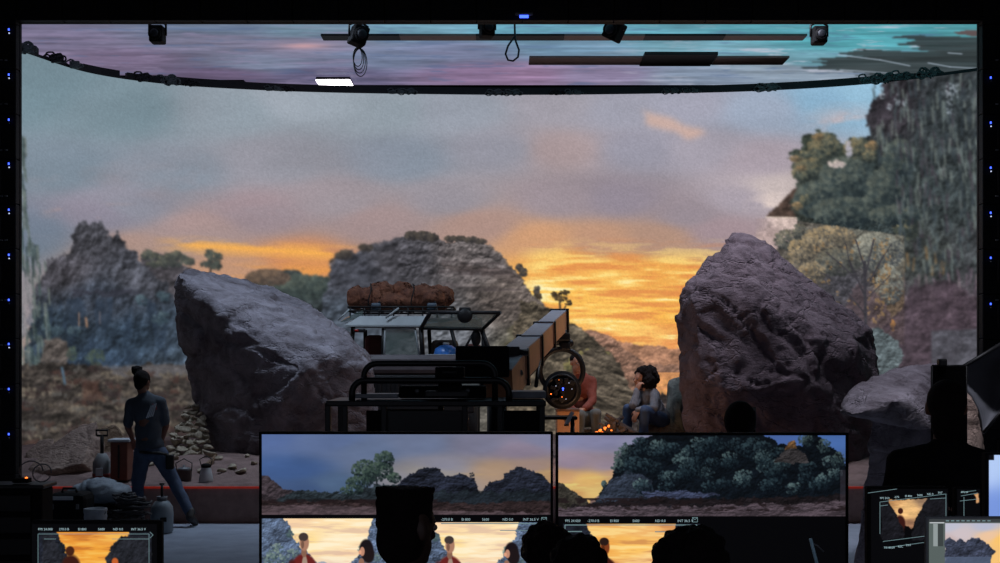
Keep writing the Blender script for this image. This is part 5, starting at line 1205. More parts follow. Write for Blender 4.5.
for k in range(4):
    a, b = P(146.2 + k * 2.0, 418 - k * 0.6, d - .155), P(151 + k * 1.6, 405.5 - k * .8, d - .148)
    t = (b - a); n_ = Vector((t.z, 0, -t.x)).normalized() * .016
    mb.hexa([a, a + n_ * .6, b + n_ * .6, b, a + Vector((0, -.012, 0)), a + n_ * .6 + Vector((0, -.012, 0)), b + n_ * .6 + Vector((0, -.012, 0)), b + Vector((0, -.012, 0))])
mb.part('back_print', mat('pale_print', (176, 186, 196), .8), wm, 'white slash print on the back')
mb = MB(wm.location); mb.tube([P(152, 404, d - .145), P(155.5, 405, d - .14), P(156.5, 409, d - .14), P(153, 411, d - .147)], .006, 6)
mb.part('back_print', mat('red_print', (120, 44, 50), .8), wm, 'small red mark of the back print')
mb = MB(wm.location); mb.box(P(170, 462, d - .08), (.09, .06, .16), bevel=.02).tube([P(140, 452, d - .11), P(150, 453, d - .15), P(160, 453, d - .14), P(168, 455, d - .06)], .016, 8)
mb.part('tool_belt', M_black, wm)
# seated woman
d = 16.0
J = dict(org=P(648, 0, d), head=P(641.5, 379.5, d - .02), neck=P(645.5, 391, d), chest=P(649, 402, d + .02), pelvis=P(659, 420, d + .1), face=(-1, -.55, .04), front=(-.75, -.65, 0),
    shL=P(655, 395, d - .1), elL=P(654, 408, d - .3), wrL=P(638, 410, d - .42), shR=P(639.5, 394, d + .08), elR=P(633.5, 405, d - .22), wrR=P(637, 391, d - .17),
    hipL=P(661, 420, d - .02), knL=P(644.5, 411, d - .42), anL=P(643, 444, d - .36), toL=P(636, 450, d - .46), hipR=P(655, 419, d + .1), knR=P(628.5, 409, d - .1), anR=P(626, 442, d - .1), toR=P(619, 448, d - .2), sleeve=1.0,
    handL=((-.5, -.15, -1), (-.6, -.8, .2)), curlL=.5, handR=((.35, .0, 1), (-.8, -.5, .2)), curlR=1.1)
J['org'].z = gz(J['org'].x, d)
def curly(mb, H, f, r, u): hair_curls(mb, H + u * .02 - f * .072, .148, 190, .028, 3, (1, 1, 1), lambda p: (p - (H + u * .0)).dot(f) > .02 and (p - H).dot(u) < .075)
sw = figure('person with dark curly hair, grey sweater and blue jeans, seated with chin on hand', J, (M_knit, M_jean2, M_boot), curly, M_skin)
# man behind the camera head
d = 16.2
J = dict(org=P(588, 0, d), head=P(576.5, 363, d - .1), neck=P(578, 375, d - .05), chest=P(580, 388, d), pelvis=P(584, 418, d + .08), face=(.35, -1, -.1), front=(-.1, -1, 0),
    shL=P(591.5, 381, d), elL=P(592.5, 401, d - .16), wrL=P(584, 409, d - .38), shR=P(567.5, 382, d), elR=P(562, 402, d - .1), wrR=P(575, 410, d - .36),
    hipL=P(591, 419, d), knL=P(596, 414, d - .46), anL=P(595, 446, d - .4), toL=P(597, 450, d - .58), hipR=P(584, 419, d), knR=P(580, 415, d - .46), anR=P(579, 446, d - .4), toR=P(578, 450, d - .58), sleeve=.95,
    handL=((-1, -.2, -.2), (0, -.3, 1)), handR=((1, -.2, -.2), (0, -.3, 1)))
J['org'].z = gz(J['org'].x, d)
def short(mb, H, f, r, u): mb.ball(H + u * .045 - f * .02, (.08, .092, .078), 20, 14, rotm(f, r, u))
figure('person in rust red shirt seated behind the ring of the camera head', J, (M_rustshirt, M_khaki, M_boot), short, M_skin)
rock('seat_rock', 'brown rock that the person in the rust red shirt sits on', [q([(570, 431, 16.05), (608, 430, 16.05), (612, 462, 15.95), (566, 464, 15.95), (574, 428, 16.6), (606, 428, 16.6), (614, 452, 16.7), (566, 452, 16.7)])], R_brown, P(590, 455, 16.3), edge=.03, amp=.02, seed=31)
# dark spectators in front
def spectator(label, hx, hy, d, facing, hair, top, stool=True, jeans=M_dark, s=1.0, sit=.44, seedy=0, lean=0.0):
    """seated: the crown of the head appears at hx, hy"""
    f, r, u = basis((facing[0], facing[1], 0)); H = P(hx, hy, d) - Vector((0, 0, top))
    B = Vector((H.x, H.y, 0)) - f * (.12 + lean); sh = H.z - .24
    pz = max(.30, min(sit, H.z - .62)) + .1
    V = lambda a, b, z: B + f * a + r * b + Vector((0, 0, z))
    J = dict(org=Vector((B.x, B.y, 0)), head=H, neck=H - Vector((0, 0, .17)) - f * .02, chest=(H - Vector((0, 0, .36)) - f * .05), pelvis=V(0, 0, pz), face=(facing[0], facing[1], facing[2] if len(facing) > 2 else 0), front=f, sleeve=.45 if seedy else .9)
    for sd, k in (('L', -1), ('R', 1)):
        J['sh' + sd] = H - Vector((0, 0, .24)) - f * .04 + r * .19 * k; J['el' + sd] = H - Vector((0, 0, .5)) + f * .04 + r * .24 * k; J['wr' + sd] = V(.36, .14 * k, pz + .14)
        J['hip' + sd] = V(.02, .1 * k, pz); J['kn' + sd] = V(.44, .15 * k, pz + .02); J['an' + sd] = V(.4, .16 * k, .09); J['to' + sd] = V(.56, .17 * k, .045)
    p_ = figure(label, J, (M_dark, jeans, M_boot), hair, mat('shade_darkened_skin', (60, 40, 32), .6), voxel=.011, s=s)  # skin colour darkened to stand in for the spectators being underlit
    return p_, B, f, r, pz
def make_stool(B, f, r, z, label):
    t = thing('folding_stool', label, 'stool', (B.x, B.y, 0), math.atan2(f.y, f.x) - math.pi / 2)
    MB().box((0, 0, z - .02), (.36, .34, .035), bevel=.012).part('seat', M_cloth, t)
    for a, b in ((-1, -1), (-1, 1), (1, -1), (1, 1)): MB().cyl((a * .15, b * .14, 0), (a * .13, b * .12, z - .03), .013).part('leg', M_black, t)
    return t
def flat_top(mb, H, f, r, u):
    mb.ball(H + u * .02 - f * .02, (.086, .1, .09), 20, 14, rotm(f, r, u)); mb.ball(H - u * .035 - f * .028, (.09, .088, .1), 20, 14, rotm(f, r, u)); mb.box(H + u * .075 - f * .012, (.150, .165, .13), rot=Matrix((r, f, u)).transposed(), bevel=.03)
    rn = random.Random(8)
    for k in range(220):
        a, b = rn.uniform(-.072, .072), rn.uniform(-.08, .08); mb.ball(H + u * (.14 + rn.uniform(-.006, .005)) + r * a + f * (b - .012), .011, 6, 5)
        q_ = rn.uniform(0, 6.28); mb.ball(H + u * rn.uniform(.0, .13) + r * .072 * math.copysign(1, math.cos(q_)) + f * (rn.uniform(-.085, .05)), .011, 6, 5)
def afro(R, seed): return lambda mb, H, f, r, u: hair_curls(mb, H + u * .05 - f * .03, R, 260, .02, seed, (1, 1, .98), lambda p: (p - H).dot(f) > .06 and (p - H).dot(u) < .05)
ps_ = []
ps_.append(spectator('person with flat-topped hair seen from behind in front of the left screen', 407, 487, 4.6, (.75, .75, -.05), flat_top, .15, s=1.18))
ps_.append(spectator('person with round dark hair in front of the gap between the two screens', 548, 524, 5.8, (.2, 1), afro(.104, 5), .15))
ps_.append(spectator('person with round dark hair, nearest and lowest, right of the screen gap', 578, 536, 5.0, (.0, 1), afro(.098, 6), .148))
ps_.append(spectator('person with wide dark hair in front of the right screen', 691, 523, 4.1, (.15, 1), afro(.108, 7), .168))
for (p_, B, f, r, pz), l in zip(ps_, ('folding stool under the person with flat-topped hair', 'folding stool under the person before the screen gap', 'folding stool under the lowest person with round hair', 'folding stool under the person with wide hair')):
    make_stool(B, f, r, pz - .165, l)
# two people standing further back
def stander(label, hx, hy, d, facing, hair, top, col, lean=.0, s=1.0):
    f, r, u = basis((facing[0], facing[1], 0)); H = P(hx, hy, d) - Vector((0, 0, top)); B = Vector((H.x, H.y, 0)) - f * .03; k0 = (H.z) / 1.6
    V = lambda a, b, z: B + f * a + r * b + Vector((0, 0, z * k0))
    J = dict(org=Vector((B.x, B.y, 0)), head=H, neck=H - Vector((0, 0, .17)) - f * .02, chest=H - Vector((0, 0, .35)) - f * .02, pelvis=V(0, 0, .9), face=facing, front=f, sleeve=.9)
    for sd, k in (('L', -1), ('R', 1)):
        J['sh' + sd] = H - Vector((0, 0, .25)) - f * .02 + r * .19 * k; J['el' + sd] = H - Vector((0, 0, .52)) + f * .02 + r * .24 * k; J['wr' + sd] = H - Vector((0, 0, .66)) + f * .22 + r * .16 * k
        J['hip' + sd] = V(0, .09 * k, .88); J['kn' + sd] = V(.02, .1 * k, .48); J['an' + sd] = V(-.02, .11 * k, .09 / k0); J['to' + sd] = V(.13, .13 * k, .045 / k0)
    return figure(label, J, col, hair, M_skind, voxel=.011, s=s)
pr_ = stander('person with short dark hair standing behind the right screen, before the tallest boulder', 740, 399.5, 7.5, (.25, 1, 0), lambda mb, H, f, r, u: (mb.ball(H + u * .02 - f * .01, (.093, .106, .115), 20, 14, rotm(f, r, u))), .14, (M_dark, M_dark, M_boot))
t = thing('radio_pack', 'slim grey slotted strip standing beside the dark head before the tallest boulder', 'equipment', P(753.5, 436, 8.3))
MB().box((0, .02, .085), (.04, .02, .2), bevel=.006).part('case', mat('dull_grey_case', (72, 74, 74), .6), t)
for z in (.03, .07, .11, .15): MB().box((.0, .007, z), (.024, .008, .022), bevel=.003).part('slot', M_blk, t)
MB().cyl((0, .02, -.014), (0, .02, -P(753.5, 436, 8.3).z), .012).part('stand_pole', M_black, t)
MB().lathe((0, .02, -P(753.5, 436, 8.3).z), [(.16, 0), (.16, .015), (.02, .03)], 20).part('stand_base', M_black, t)
stander('person in black clothing seen from behind beside the overhanging slab boulder', 946, 378, 5.6, (.2, 1, 0), lambda mb, H, f, r, u: (mb.ball(H + u * .03 - f * .02, (.084, .1, .095), 20, 14, rotm(f, r, u)), mb.ball(H - u * .06 - f * .05, (.07, .05, .1), 16, 10, rotm(f, r, u))), .13, (M_dark, M_dark, M_boot), s=1.05)

# ------------------------------------------------------------------ campfire, cooler and stage odds and ends
fp_ = P(613, 0, 15.1); fz = gz(fp_.x, 15.1); fire = thing('campfire', 'campfire of dark crossed logs with orange embers beside the seated woman', 'campfire', (fp_.x, 15.1, fz))
M_log = mat('charred_log', (52, 42, 40), .9, 0, .4, 9, .6, 30); M_ember = mat('glowing_ember', (236, 92, 26), .6, 0, .4, 25, emit=1.0, col2=(255, 150, 60))
rn = random.Random(3)
for k in range(13):
    a = rn.uniform(0, 6.28); L_ = rn.uniform(.3, .5); z0 = .06 + .06 * (k % 4); r = rn.uniform(.02, .035)
    p0 = Vector((math.cos(a) * L_, math.sin(a) * L_ * .7, z0)); p1 = Vector((-math.cos(a) * L_ * .3 + rn.uniform(-.1, .1), -math.sin(a) * L_ * .3, z0 + rn.uniform(.22, .5)))
    mb = MB(); mb.tube([p0 + (p1 - p0) * (j / 5) + Vector((rn.uniform(-.008, .008), 0, rn.uniform(-.008, .008))) for j in range(6)], [r, r * 1.1, r, r * .95, r * .9, r * .7], 9); mb.part('log', M_log, fire)
for (x, z, s) in ((-.16, .37, .03), (-.1, .39, .035), (-.06, .42, .025), (-.2, .34, .03), (-.13, .34, .025), (-.03, .37, .02)):
    me = rock_mesh([[Vector((rn.uniform(-1, 1), rn.uniform(-1, 1), rn.uniform(-1, 1))).normalized() * s for _ in range(10)]], (0, 0, 0), edge=.02, amp=.003, seed=k)
    o = link_mesh('ember', me, M_ember, fire); o.location = (x, -.12, z)
cb_ = P(568, 0, 15.35); cz = gz(cb_.x, 15.35); cool = thing('cooler_box', 'tan box with a small dark shield emblem below the round camera rig', 'box', (cb_.x, 15.35, cz))
M_tanbox = mat('tan_canvas_box', (176, 128, 92), .8, 0, .12, 14, .2, 60); hB = CAMZ - (411 - HOR) * S(15.35) - cz
MB().box((0, .15, hB / 2), (23 * S(15.35), .3, hB), bevel=.02).part('body', M_tanbox, cool)
MB().box((0, .15, hB + .01), (24 * S(15.35), .32, .03), bevel=.01).part('lid', mat('brown_lid', (92, 62, 46), .7), cool)
mb = MB(); cx_, cz_ = -.03, hB - .09
mb.prism([(cx_ - .032, -.006, cz_ + .035), (cx_ + .032, -.006, cz_ + .035), (cx_ + .032, -.006, cz_ - .005), (cx_, -.006, cz_ - .045), (cx_ - .032, -.006, cz_ - .005)], (0, .01, 0))
em = mb.part('emblem', mat('dark_emblem', (70, 50, 40), .7), cool, 'dark shield emblem')
MB().box((cx_, -.01, cz_ + .008), (.03, .006, .03), bevel=.002).part('emblem_centre', M_tanbox, em)
# left side clutter
def ground_thing(name, label, cat, px, d, on=None, rz=0, group=None):
    x = (px - 500) / F * d; return thing(name, label, cat, (x, d, on if on is not None else 0), rz, group)
t = ground_thing('wooden_stand', 'reddish brown wooden stand with pale top beside the standing person', 'stand', 122, 14.3, .42)
hB = CAMZ - (440 - HOR) * S(14.3) - .42
mb = MB().box((0, 0, hB / 2), (.19, .24, hB - .04), bevel=.01); mb.part('body', mat('red_brown_wood', (104, 60, 46), .7, 0, .2, 9), t); MB().box((0, 0, hB), (.24, .28, .03), bevel=.008).part('top', M_white, t, 'pale top'); MB().box((.0, -.125, hB * .5), (.02, .01, hB * .8)).part('rib', M_black, t)
t = ground_thing('sprayer_tank', 'grey sprayer tank with T handle between the tan slab rock and the wooden stand', 'tank', 102, 14.45, .42)
MB().lathe((0, 0, 0), [(.09, 0), (.1, .02), (.1, .2), (.07, .26), (.05, .3)], 24).part('body', mat('grey_tank', (120, 122, 124), .6), t); MB().cyl((0, 0, .28), (0, 0, .5), .02).part('rod', M_black, t); MB().tube([(-.06, 0, .5), (-.065, 0, .56), (.065, 0, .56), (.06, 0, .5), (-.06, 0, .5)], .012, 8).part('handle', M_black, t)
MB().box((0, -.1, .1), (.08, .012, .09), bevel=.004).part('tag', M_white, t); MB().lathe((0, 0, .04), [(.103, 0), (.106, .02), (.103, .04)], 24).part('band', mat('red_band', (130, 44, 40), .6), t)
soft_bundle('sand_bag', 'grey plastic sack lying on the dark cable heap before the tan slab rock', 'sack', [(P(88, 494, 13.0), (.2, .2, .1)), (P(100, 491, 13.0), (.2, .22, .12)), (P(113, 493, 13.0), (.17, .2, .09)), (P(122, 497, 13.0), (.07, .14, .05))], mat('grey_sack', (134, 146, 158), .5, 0, .2, 4, .4, 14), P(100, 505, 13.0), amp=.035, fr=7, seed=4)
t = ground_thing('storage_crate', 'low black crate under the grey sack', 'crate', 100, 12.95); hz = P(0, 505, 12.95).z
MB().box((0, .15, hz / 2), (.58, .5, hz), bevel=.02).part('body', M_blk, t); MB().box((0, -.11, hz * .7), (.12, .02, .03), bevel=.006).part('handle', M_black, t)
t = ground_thing('hard_case', 'black rounded case with pale label strip at left below the rocks', 'case', 66, 12.3); zb_ = P(0, 523, 12.3).z
MB().box((0, .15, .14 + zb_), (.37, .36, .28), bevel=.06).part('body', M_blk, t); MB().box((-.02, -.04, .24 + zb_), (.2, .01, .035), bevel=.003).part('label_strip', M_white, t); MB().tube([(-.07, .1, .28 + zb_), (-.06, .1, .32 + zb_), (.06, .1, .32 + zb_), (.07, .1, .28 + zb_)], .012, 8).part('handle', M_black, t)
for sx in (-.12, .12): MB().box((sx, -.035, .16 + zb_), (.03, .012, .05), bevel=.003).part('latch', M_grey, t)
if zb_ > .02: MB().box((0, .15, zb_ / 2), (.3, .3, zb_ - .004), bevel=.01).part('base_frame', M_black, t)
t = ground_thing('bucket', 'small pale grey ribbed bucket in front of the grey sack', 'bucket', 95.5, 11.8); zb_ = P(0, 522, 11.8).z
MB().lathe((0, 0, 0), [(.085, 0), (.095, zb_ * .5), (.1, zb_ + .03), (.104, zb_ + .05), (.1, zb_ + .07), (.102, zb_ + .1), (.106, zb_ + .11), (.104, zb_ + .125), (.09, zb_ + .125), (.09, zb_ + .06)], 28).part('body', mat('pale_bucket', (150, 156, 164), .6), t)
MB().tube([(.104 * math.cos(a), -.02 - .03 * math.sin(a), zb_ + .1 - .05 * math.sin(a)) for a in [math.pi * k / 12 for k in range(13)]], .005, 6).part('handle', M_grey, t)
t = ground_thing('gas_cylinder', 'rounded pale grey gas cylinder at the feet of the standing person', 'gas cylinder', 162, 13.2); k_ = S(13.2)
MB().lathe((0, 0, 0), [(.09, 0), (.112, .02), (.116, .2), (.108, .27), (.07, .325), (.03, .34)], 28).part('body', mat('pale_grey_tank', (122, 134, 142), .5, 0, .15, 5), t)
MB().lathe((0, 0, .33), [(.05, 0), (.055, .045), (.05, .045), (.045, 0)], 20).part('collar', M_grey, t); MB().cyl((0, 0, .33), (0, 0, .5), .014).box((0, 0, .5), (.05, .02, .02), bevel=.004).part('valve', M_black, t)
MB().box((.03, -.108, .15), (.09, .012, .045), bevel=.003).part('label_plate', M_black, t)
mb = MB((P(128, 0, 12.7).x, 12.7, 0)); rn = random.Random(6); o = mb.org
for k in range(34):
    a0 = rn.uniform(0, 6.28); sh_ = 1 - k / 45; cx_, cy_ = rn.uniform(-.24, .24) * sh_, rn.uniform(-.12, .12) * sh_; r = rn.uniform(.06, .16)
    mb.tube([o + Vector((cx_ + r * math.cos(a0 + j * .4), cy_ + r * .6 * math.sin(a0 + j * .4), .014 + .013 * k + rn.uniform(0, .02))) for j in range(18)], .012, 6)
props(mb.part('cable_heap', mat('dark_cable', (44, 42, 46), .6)), 'heap of dark coiled cable on the floor left of the gas cylinder', 'cable', kind='stuff')
t = ground_thing('camp_lantern', 'small white lantern with dark cap standing at the stage edge', 'lantern', 206, 14.3, .415)
MB().lathe((0, 0, 0), [(.075, 0), (.078, .03), (.055, .15), (.05, .16)], 24).part('shade', M_white, t); MB().lathe((0, 0, .16), [(.052, 0), (.056, .03), (.03, .045)], 20).part('cap', M_blk, t); MB().tube([(-.05, 0, .17), (-.07, 0, .25), (0, 0, .29), (.07, 0, .25), (.05, 0, .17)], .006, 6).part('handle', M_black, t)
t = ground_thing('camp_pot', 'dark camping pot with lid beside the right knee of the standing person', 'pot', 184, 14.4, .415)
MB().lathe((0, 0, 0), [(.07, 0), (.085, .02), (.085, .12), (.088, .125)], 24).part('body', mat('dark_pot', (58, 44, 42), .4), t); MB().lathe((0, 0, .125), [(.088, 0), (.06, .025), (.015, .035), (.015, .055)], 24).part('lid', M_grey, t); MB().tube([(-.085, 0, .11), (-.09, 0, .2), (0, 0, .25), (.09, 0, .2), (.085, 0, .11)], .006, 6).part('bail', M_black, t)
rock('driftwood', 'jagged pale brown rock sliver lying on the dirt left of the big boulder foot', [q([(193, 474, 14.9), (200, 470, 14.9), (212, 459, 15.0), (217, 453, 15.1), (214, 463, 15.0), (204, 473, 14.9), (196, 476, 14.9), (206, 464, 15.15), (200, 473, 15.1)])], R_tan, P(204, 472, 15), cat='rock', edge=.02, amp=.01, seed=15)
t = ground_thing('equipment_rack', 'black equipment rack at the left edge below the portal', 'rack', 3, 9.5); zT = P(0, 487, 9.5).z
mb = MB().box((0, .14, zT / 2), (.56, .26, zT - .02), bevel=.02); mb.part('body', M_blk, t); MB().box((0, .14, zT), (.6, .3, .03), bevel=.008).part('top', M_ck, t)
for k in range(4): MB().box((0, -.012, zT - .12 - .16 * k), (.42, .02, .12), bevel=.006).part('drawer', M_black, t)
for sx in (-.2, .2): MB().box((sx, .14, .02), (.06, .25, .04)).part('skid', M_rub, t)
t = thing('cable_coil', 'thin looped cable with a tiny orange light lying on the black rack', 'cable', P(30, 485.2, 9.55) )
t.location = (P(26, 0, 9.6).x, 9.6, zT + .02)
MB().tube([(.12 + .07 * math.cos(a * .42), 0.0 + .02 * math.sin(a * .42), .075 + .065 * math.sin(a * .42)) for a in range(15)], .005, 6).part('loop', M_grey, t)
MB().tube([(.02 + .09 * math.cos(a * .42), .05, .085 + .075 * math.sin(a * .42)) for a in range(12)], .005, 6).part('loop', M_grey, t)
MB().ball((.01, -.02, .035), .012, 10, 8).part('status_light', M_led_or, t); MB().box((-.03, 0, .02), (.12, .08, .035), bevel=.006).part('connector', M_blk, t)

# ------------------------------------------------------------------ dark cloth and flag at the right
fl = thing('black_flag', 'upright black rectangular flag before the overhanging slab boulder', 'flag', (P(950, 0, 8.0).x, 8.0, 0))
a, b = P(932, 366, 8.0) - fl.location, P(966, 445, 8.0) - fl.location
MB().box(((a.x + b.x) / 2, 0, (a.z + b.z) / 2), (b.x - a.x, .02, a.z - b.z), bevel=.004).part('cloth', M_cloth, fl)
mb = MB()
for p0, p1 in (((a.x, 0, a.z), (b.x, 0, a.z)), ((a.x, 0, a.z), (a.x, 0, b.z)), ((b.x, 0, a.z), (b.x, 0, b.z)), ((a.x, 0, b.z), (b.x, 0, b.z))): mb.cyl(p0, p1, .008)
mb.part('frame', M_black, fl); MB().cyl((a.x + .1, .03, 0), (a.x + .1, .03, a.z), .014).part('stand_pole', M_black, fl); MB().box(P(942, 366, 8.0) - fl.location + Vector((0, 0, .02)), (.05, .06, .05), bevel=.01).part('clamp', M_black, fl)
for k in range(3):
    q_ = k * 2.09; MB().cyl((a.x + .1, .03, .3), (a.x + .1 + .4 * math.cos(q_), .03 + .4 * math.sin(q_), .012), .011).part('leg', M_black, fl)
um = thing('draped_cloth', 'big dark grey curved cloth hanging at the right edge behind the black flag', 'cloth', (P(985, 0, 8.6).x, 8.6, 0))
bm_ = MB(um.location); L1 = [(946, 377), (962, 386), (972, 397), (979, 410), (982, 422), (983, 433)]; L2 = [(1003, 343), (1010, 352), (1016, 365), (1020, 380), (1018, 395), (1010, 401)]
rows = []
for k in range(21):
    t_ = k / 20 * 5; i = min(4, int(t_)); f_ = t_ - i
    A = Vector((*[L1[i][j] * (1 - f_) + L1[i + 1][j] * f_ for j in (0, 1)], 0)); B = Vector((*[L2[i][j] * (1 - f_) + L2[i + 1][j] * f_ for j in (0, 1)], 0)); rw = []
    for j in range(17):
        g_ = j / 16; rw.append(P(A.x * (1 - g_) + B.x * g_, A.y * (1 - g_) + B.y * g_, 8.6 + .35 * math.sin(g_ * 3.1) * math.sin(k / 20 * 3.1)))
    rows.append(rw)
V1 = [[bm_.bm.verts.new(p) for p in rw] for rw in rows]; V2 = [[bm_.bm.verts.new(p + Vector((0, .012, 0))) for p in rw] for rw in rows]
for i in range(20):
    for j in range(16):
        for V, fl_ in ((V1, 0), (V2, 1)):
            f4 = [V[i][j], V[i + 1][j], V[i + 1][j + 1], V[i][j + 1]]; bm_.bm.faces.new(f4 if not fl_ else f4[::-1]).smooth = True
for i in range(20):
    for j in (0, 16): bm_.bm.faces.new((V1[i][j], V2[i][j], V2[i + 1][j], V1[i + 1][j]))
for j in range(16):
    for i in (0, 20): bm_.bm.faces.new((V1[i][j], V1[i][j + 1], V2[i][j + 1], V2[i][j]))
bm_.part('cloth', mat('dark_grey_fabric', (92, 92, 98), .7, 0, .1, 4), um)
mb = MB(um.location)
mb.tube([P(946, 377, 8.6), P(1003, 343, 8.6)], .014, 8).tube([P(983, 433, 8.6), P(1010, 401, 8.6)], .01, 8); mb.part('frame_rod', M_black, um); xx_ = P(1008, 0, 8.62).x
MB(um.location).cyl((xx_, 8.62, 0), (xx_, 8.62, P(1006, 345, 8.62).z), .018).part('stand_pole', M_black, um); MB(um.location).box((xx_, 8.62, .02), (.5, .5, .04), bevel=.01).part('stand_base', M_black, um)
rock('boulder', 'ragged brown rock edge under the dark grey cloth at the right', [q([(952, 382, 9.4), (966, 388, 9.4), (977, 404, 9.4), (983, 432, 9.4), (975, 470, 9.3), (960, 500, 9.3), (985, 600, 9.3), (955, 600, 9.3), (950, 440, 9.6), (990, 480, 9.9), (990, 600, 9.9), (958, 600, 9.9), (962, 390, 9.8)])], R_brown, Vector((P(970, 0, 9.5).x, 9.5, 0)), edge=.03, amp=.05, seed=17)

# ------------------------------------------------------------------ displays
def text(body, px, py, d, h, parent, org, m=None, name='overlay_text', rz=0):
    cu = bpy.data.curves.new('t', 'FONT'); cu.body = body; cu.size = h; cu.resolution_u = 2; cu.extrude = .0004
    o = bpy.data.objects.new('t', cu); REAL.objects.link(o); dg = bpy.context.evaluated_depsgraph_get(); me = bpy.data.meshes.new_from_object(o.evaluated_get(dg)); bpy.data.objects.remove(o)
    p = P(px, py, d) - Vector(org)
    me.transform(Matrix.Translation(p) @ Matrix.Rotation(rz, 4, 'Y') @ Matrix.Rotation(math.pi / 2, 4, 'X'))
    return link_mesh(name, me, m or M_text, parent)
M_line = mat('overlay_grey', (130, 160, 164), .6, 0, .05, 5, emit=.6)
def frame_line(pts, d, parent, org, w=.5, name='frame_line', m=None):
    mb = MB(org); hw = w * S(d) / 2
    for (x0, y0), (x1, y1) in pts:
        a, b = P(x0, y0, d), P(x1, y1, d); t_ = (b - a).normalized(); n_ = Vector((t_.z, 0, -t_.x)) * hw
        mb.hexa([a - n_, b - n_, b + n_, a + n_, a - n_ + Vector((0, .001, 0)), b - n_ + Vector((0, .001, 0)), b + n_ + Vector((0, .001, 0)), a + n_ + Vector((0, .001, 0))])
    return mb.part(name, m or M_line, parent)
VD = 6.4
def tv(label, x0, x1, y0, y1, cv):
    t = thing('display_screen', label, 'screen', (P((x0 + x1) / 2, 0, VD).x, VD, 0))
    a, b = P(x0, y0, VD), P(x1, y1, VD); c = (a + b) / 2 - t.location
    MB().box((c.x, .045, c.z), (b.x - a.x, .06, a.z - b.z), bevel=.008).part('housing', M_blk, t)
    mb = MB(); bw = .012
    for cc, ss in (((c.x, .008, a.z - bw / 2), (b.x - a.x, .02, bw)), ((c.x, .008, b.z + bw / 2), (b.x - a.x, .02, bw)), ((a.x - t.location.x + bw / 2, .008, c.z), (bw, .02, a.z - b.z)), ((b.x - t.location.x - bw / 2, .008, c.z), (bw, .02, a.z - b.z))): mb.box(cc, ss, bevel=.003)
    mb.part('bezel', M_blk, t)
    s = flat_screen('screen', cv, VD + .012, t, t.location)
    MB().cyl((0, .1, .04), (0, .1, c.z), .04).part('stand_column', M_black, t); MB().box((0, .1, .02), (.8, .5, .04), bevel=.01).part('stand_base', M_black, t)
    return t
t1 = tv('wide left screen with blue dusk panorama and a lone tree above two camera views', 259, 553, 432, 599, paint_tv_left())
t2 = tv('wide right screen with panorama of dense dark trees above a darker camera view', 556, 848.5, 433, 601, paint_tv_right())
for t_, xs_, y in ((t1, 437, 520.6), (t2, 565, 522)):
    for k, wd in enumerate(('FPS 24.000', '-270.0 B', 'EI 800', '5600', 'ND 0.0', 'INT 36.5 V')):
        if t_ is t1 and k == 0: continue
        text(wd, xs_ + (k * 22.5 if t_ is t2 else (k - 1) * 20.5 + 4), y, VD + .006, 3.5 * S(VD), t_, t_.location)
frame_line([((441, 523.6), (541, 523.6)), ((541, 523.6), (541, 530))], VD + .007, t1, t1.location, .9); frame_line([((541, 530), (544, 530)), ((500, 530.5), (540, 530.5))], VD + .007, t1, t1.location, .7)
frame_line([((565, 525), (697, 525)), ((565, 525), (565, 531)), ((697, 525), (697, 530)), ((565, 531.5), (582, 531.5)), ((655, 531.8), (674, 531.8))], VD + .007, t2, t2.location, .9)
for t_, x in ((t1, 544), (t2, 695)): frame_line([((x - 2.5, 517.5), (x + 2.5, 517.5)), ((x + 2.5, 517.5), (x + 2.5, 522)), ((x + 2.5, 522), (x - 2.5, 522)), ((x - 2.5, 522), (x - 2.5, 517.5)), ((x - 2.5, 517.5), (x, 519.8)), ((x, 519.8), (x + 2.5, 517.5))], VD + .006, t_, t_.location, .5, 'battery_icon')
def monitor(label, x0, y0, x1, y1, d, cv, lines=(), texts=(), tilt=0.0, zb=None, name='monitor', cat='monitor', m=M_blk, bez=2.0):
    t = thing(name, label, cat, (P((x0 + x1) / 2, 0, d).x, d, 0))
    a, b = P(x0, y0, d), P(x1, y1, d); c = (a + b) / 2 - t.location
    hs = MB().box((c.x, .03, c.z), (b.x - a.x, .04, a.z - b.z), bevel=.006).part('housing', m, t)
    s = flat_screen('screen', cv, d + .008, t, t.location)
    if lines: frame_line(lines, d + .004, t, t.location, .45)
    for (w_, x, y, h_) in texts: text(w_, x, y, d + .004, h_ * S(d), t, t.location)
    MB().cyl((0, .07, .03), (0, .07, c.z), .02).part('stand_column', M_black, t); MB().box((0, .07, .015), (.3, .28, .03), bevel=.006).part('stand_base', M_black, t)
    return t
cv = paint_monitor(32, 524, 157, 610, 39, 532, 151, 605, 51); cv.im = np.where(cv.im.sum(-1, keepdims=True) > 300, cv.im * np.float32([.97, .86, .62]), cv.im)
for pts in ([(40, 600), (44, 531), (52, 534), (58, 548), (64, 556), (66, 600)], [(151, 600), (151, 537), (122, 536), (112, 545), (106, 558), (103, 600)]): cv.lay(cv.poly(pts, 1.5, 5, 3), cv.stone((44, 46, 54), 5, 5, 5, .9))
cv.lay(np.clip((1 - np.sqrt(((cv.X - 70) / 5) ** 2 + ((cv.Y - 551) / 5.5) ** 2)) * 4, 0, 1), (70, 36, 22)); cv.lay(np.clip((1 - np.sqrt(((cv.X - 71) / 11) ** 2 + ((cv.Y - 568) / 15) ** 2)) * 4, 0, 1), (58, 26, 20)); cv.lay(np.clip((1 - np.sqrt(((cv.X - 115) / 4) ** 2 + ((cv.Y - 562) / 5) ** 2)) * 3, 0, 1), (196, 96, 44))
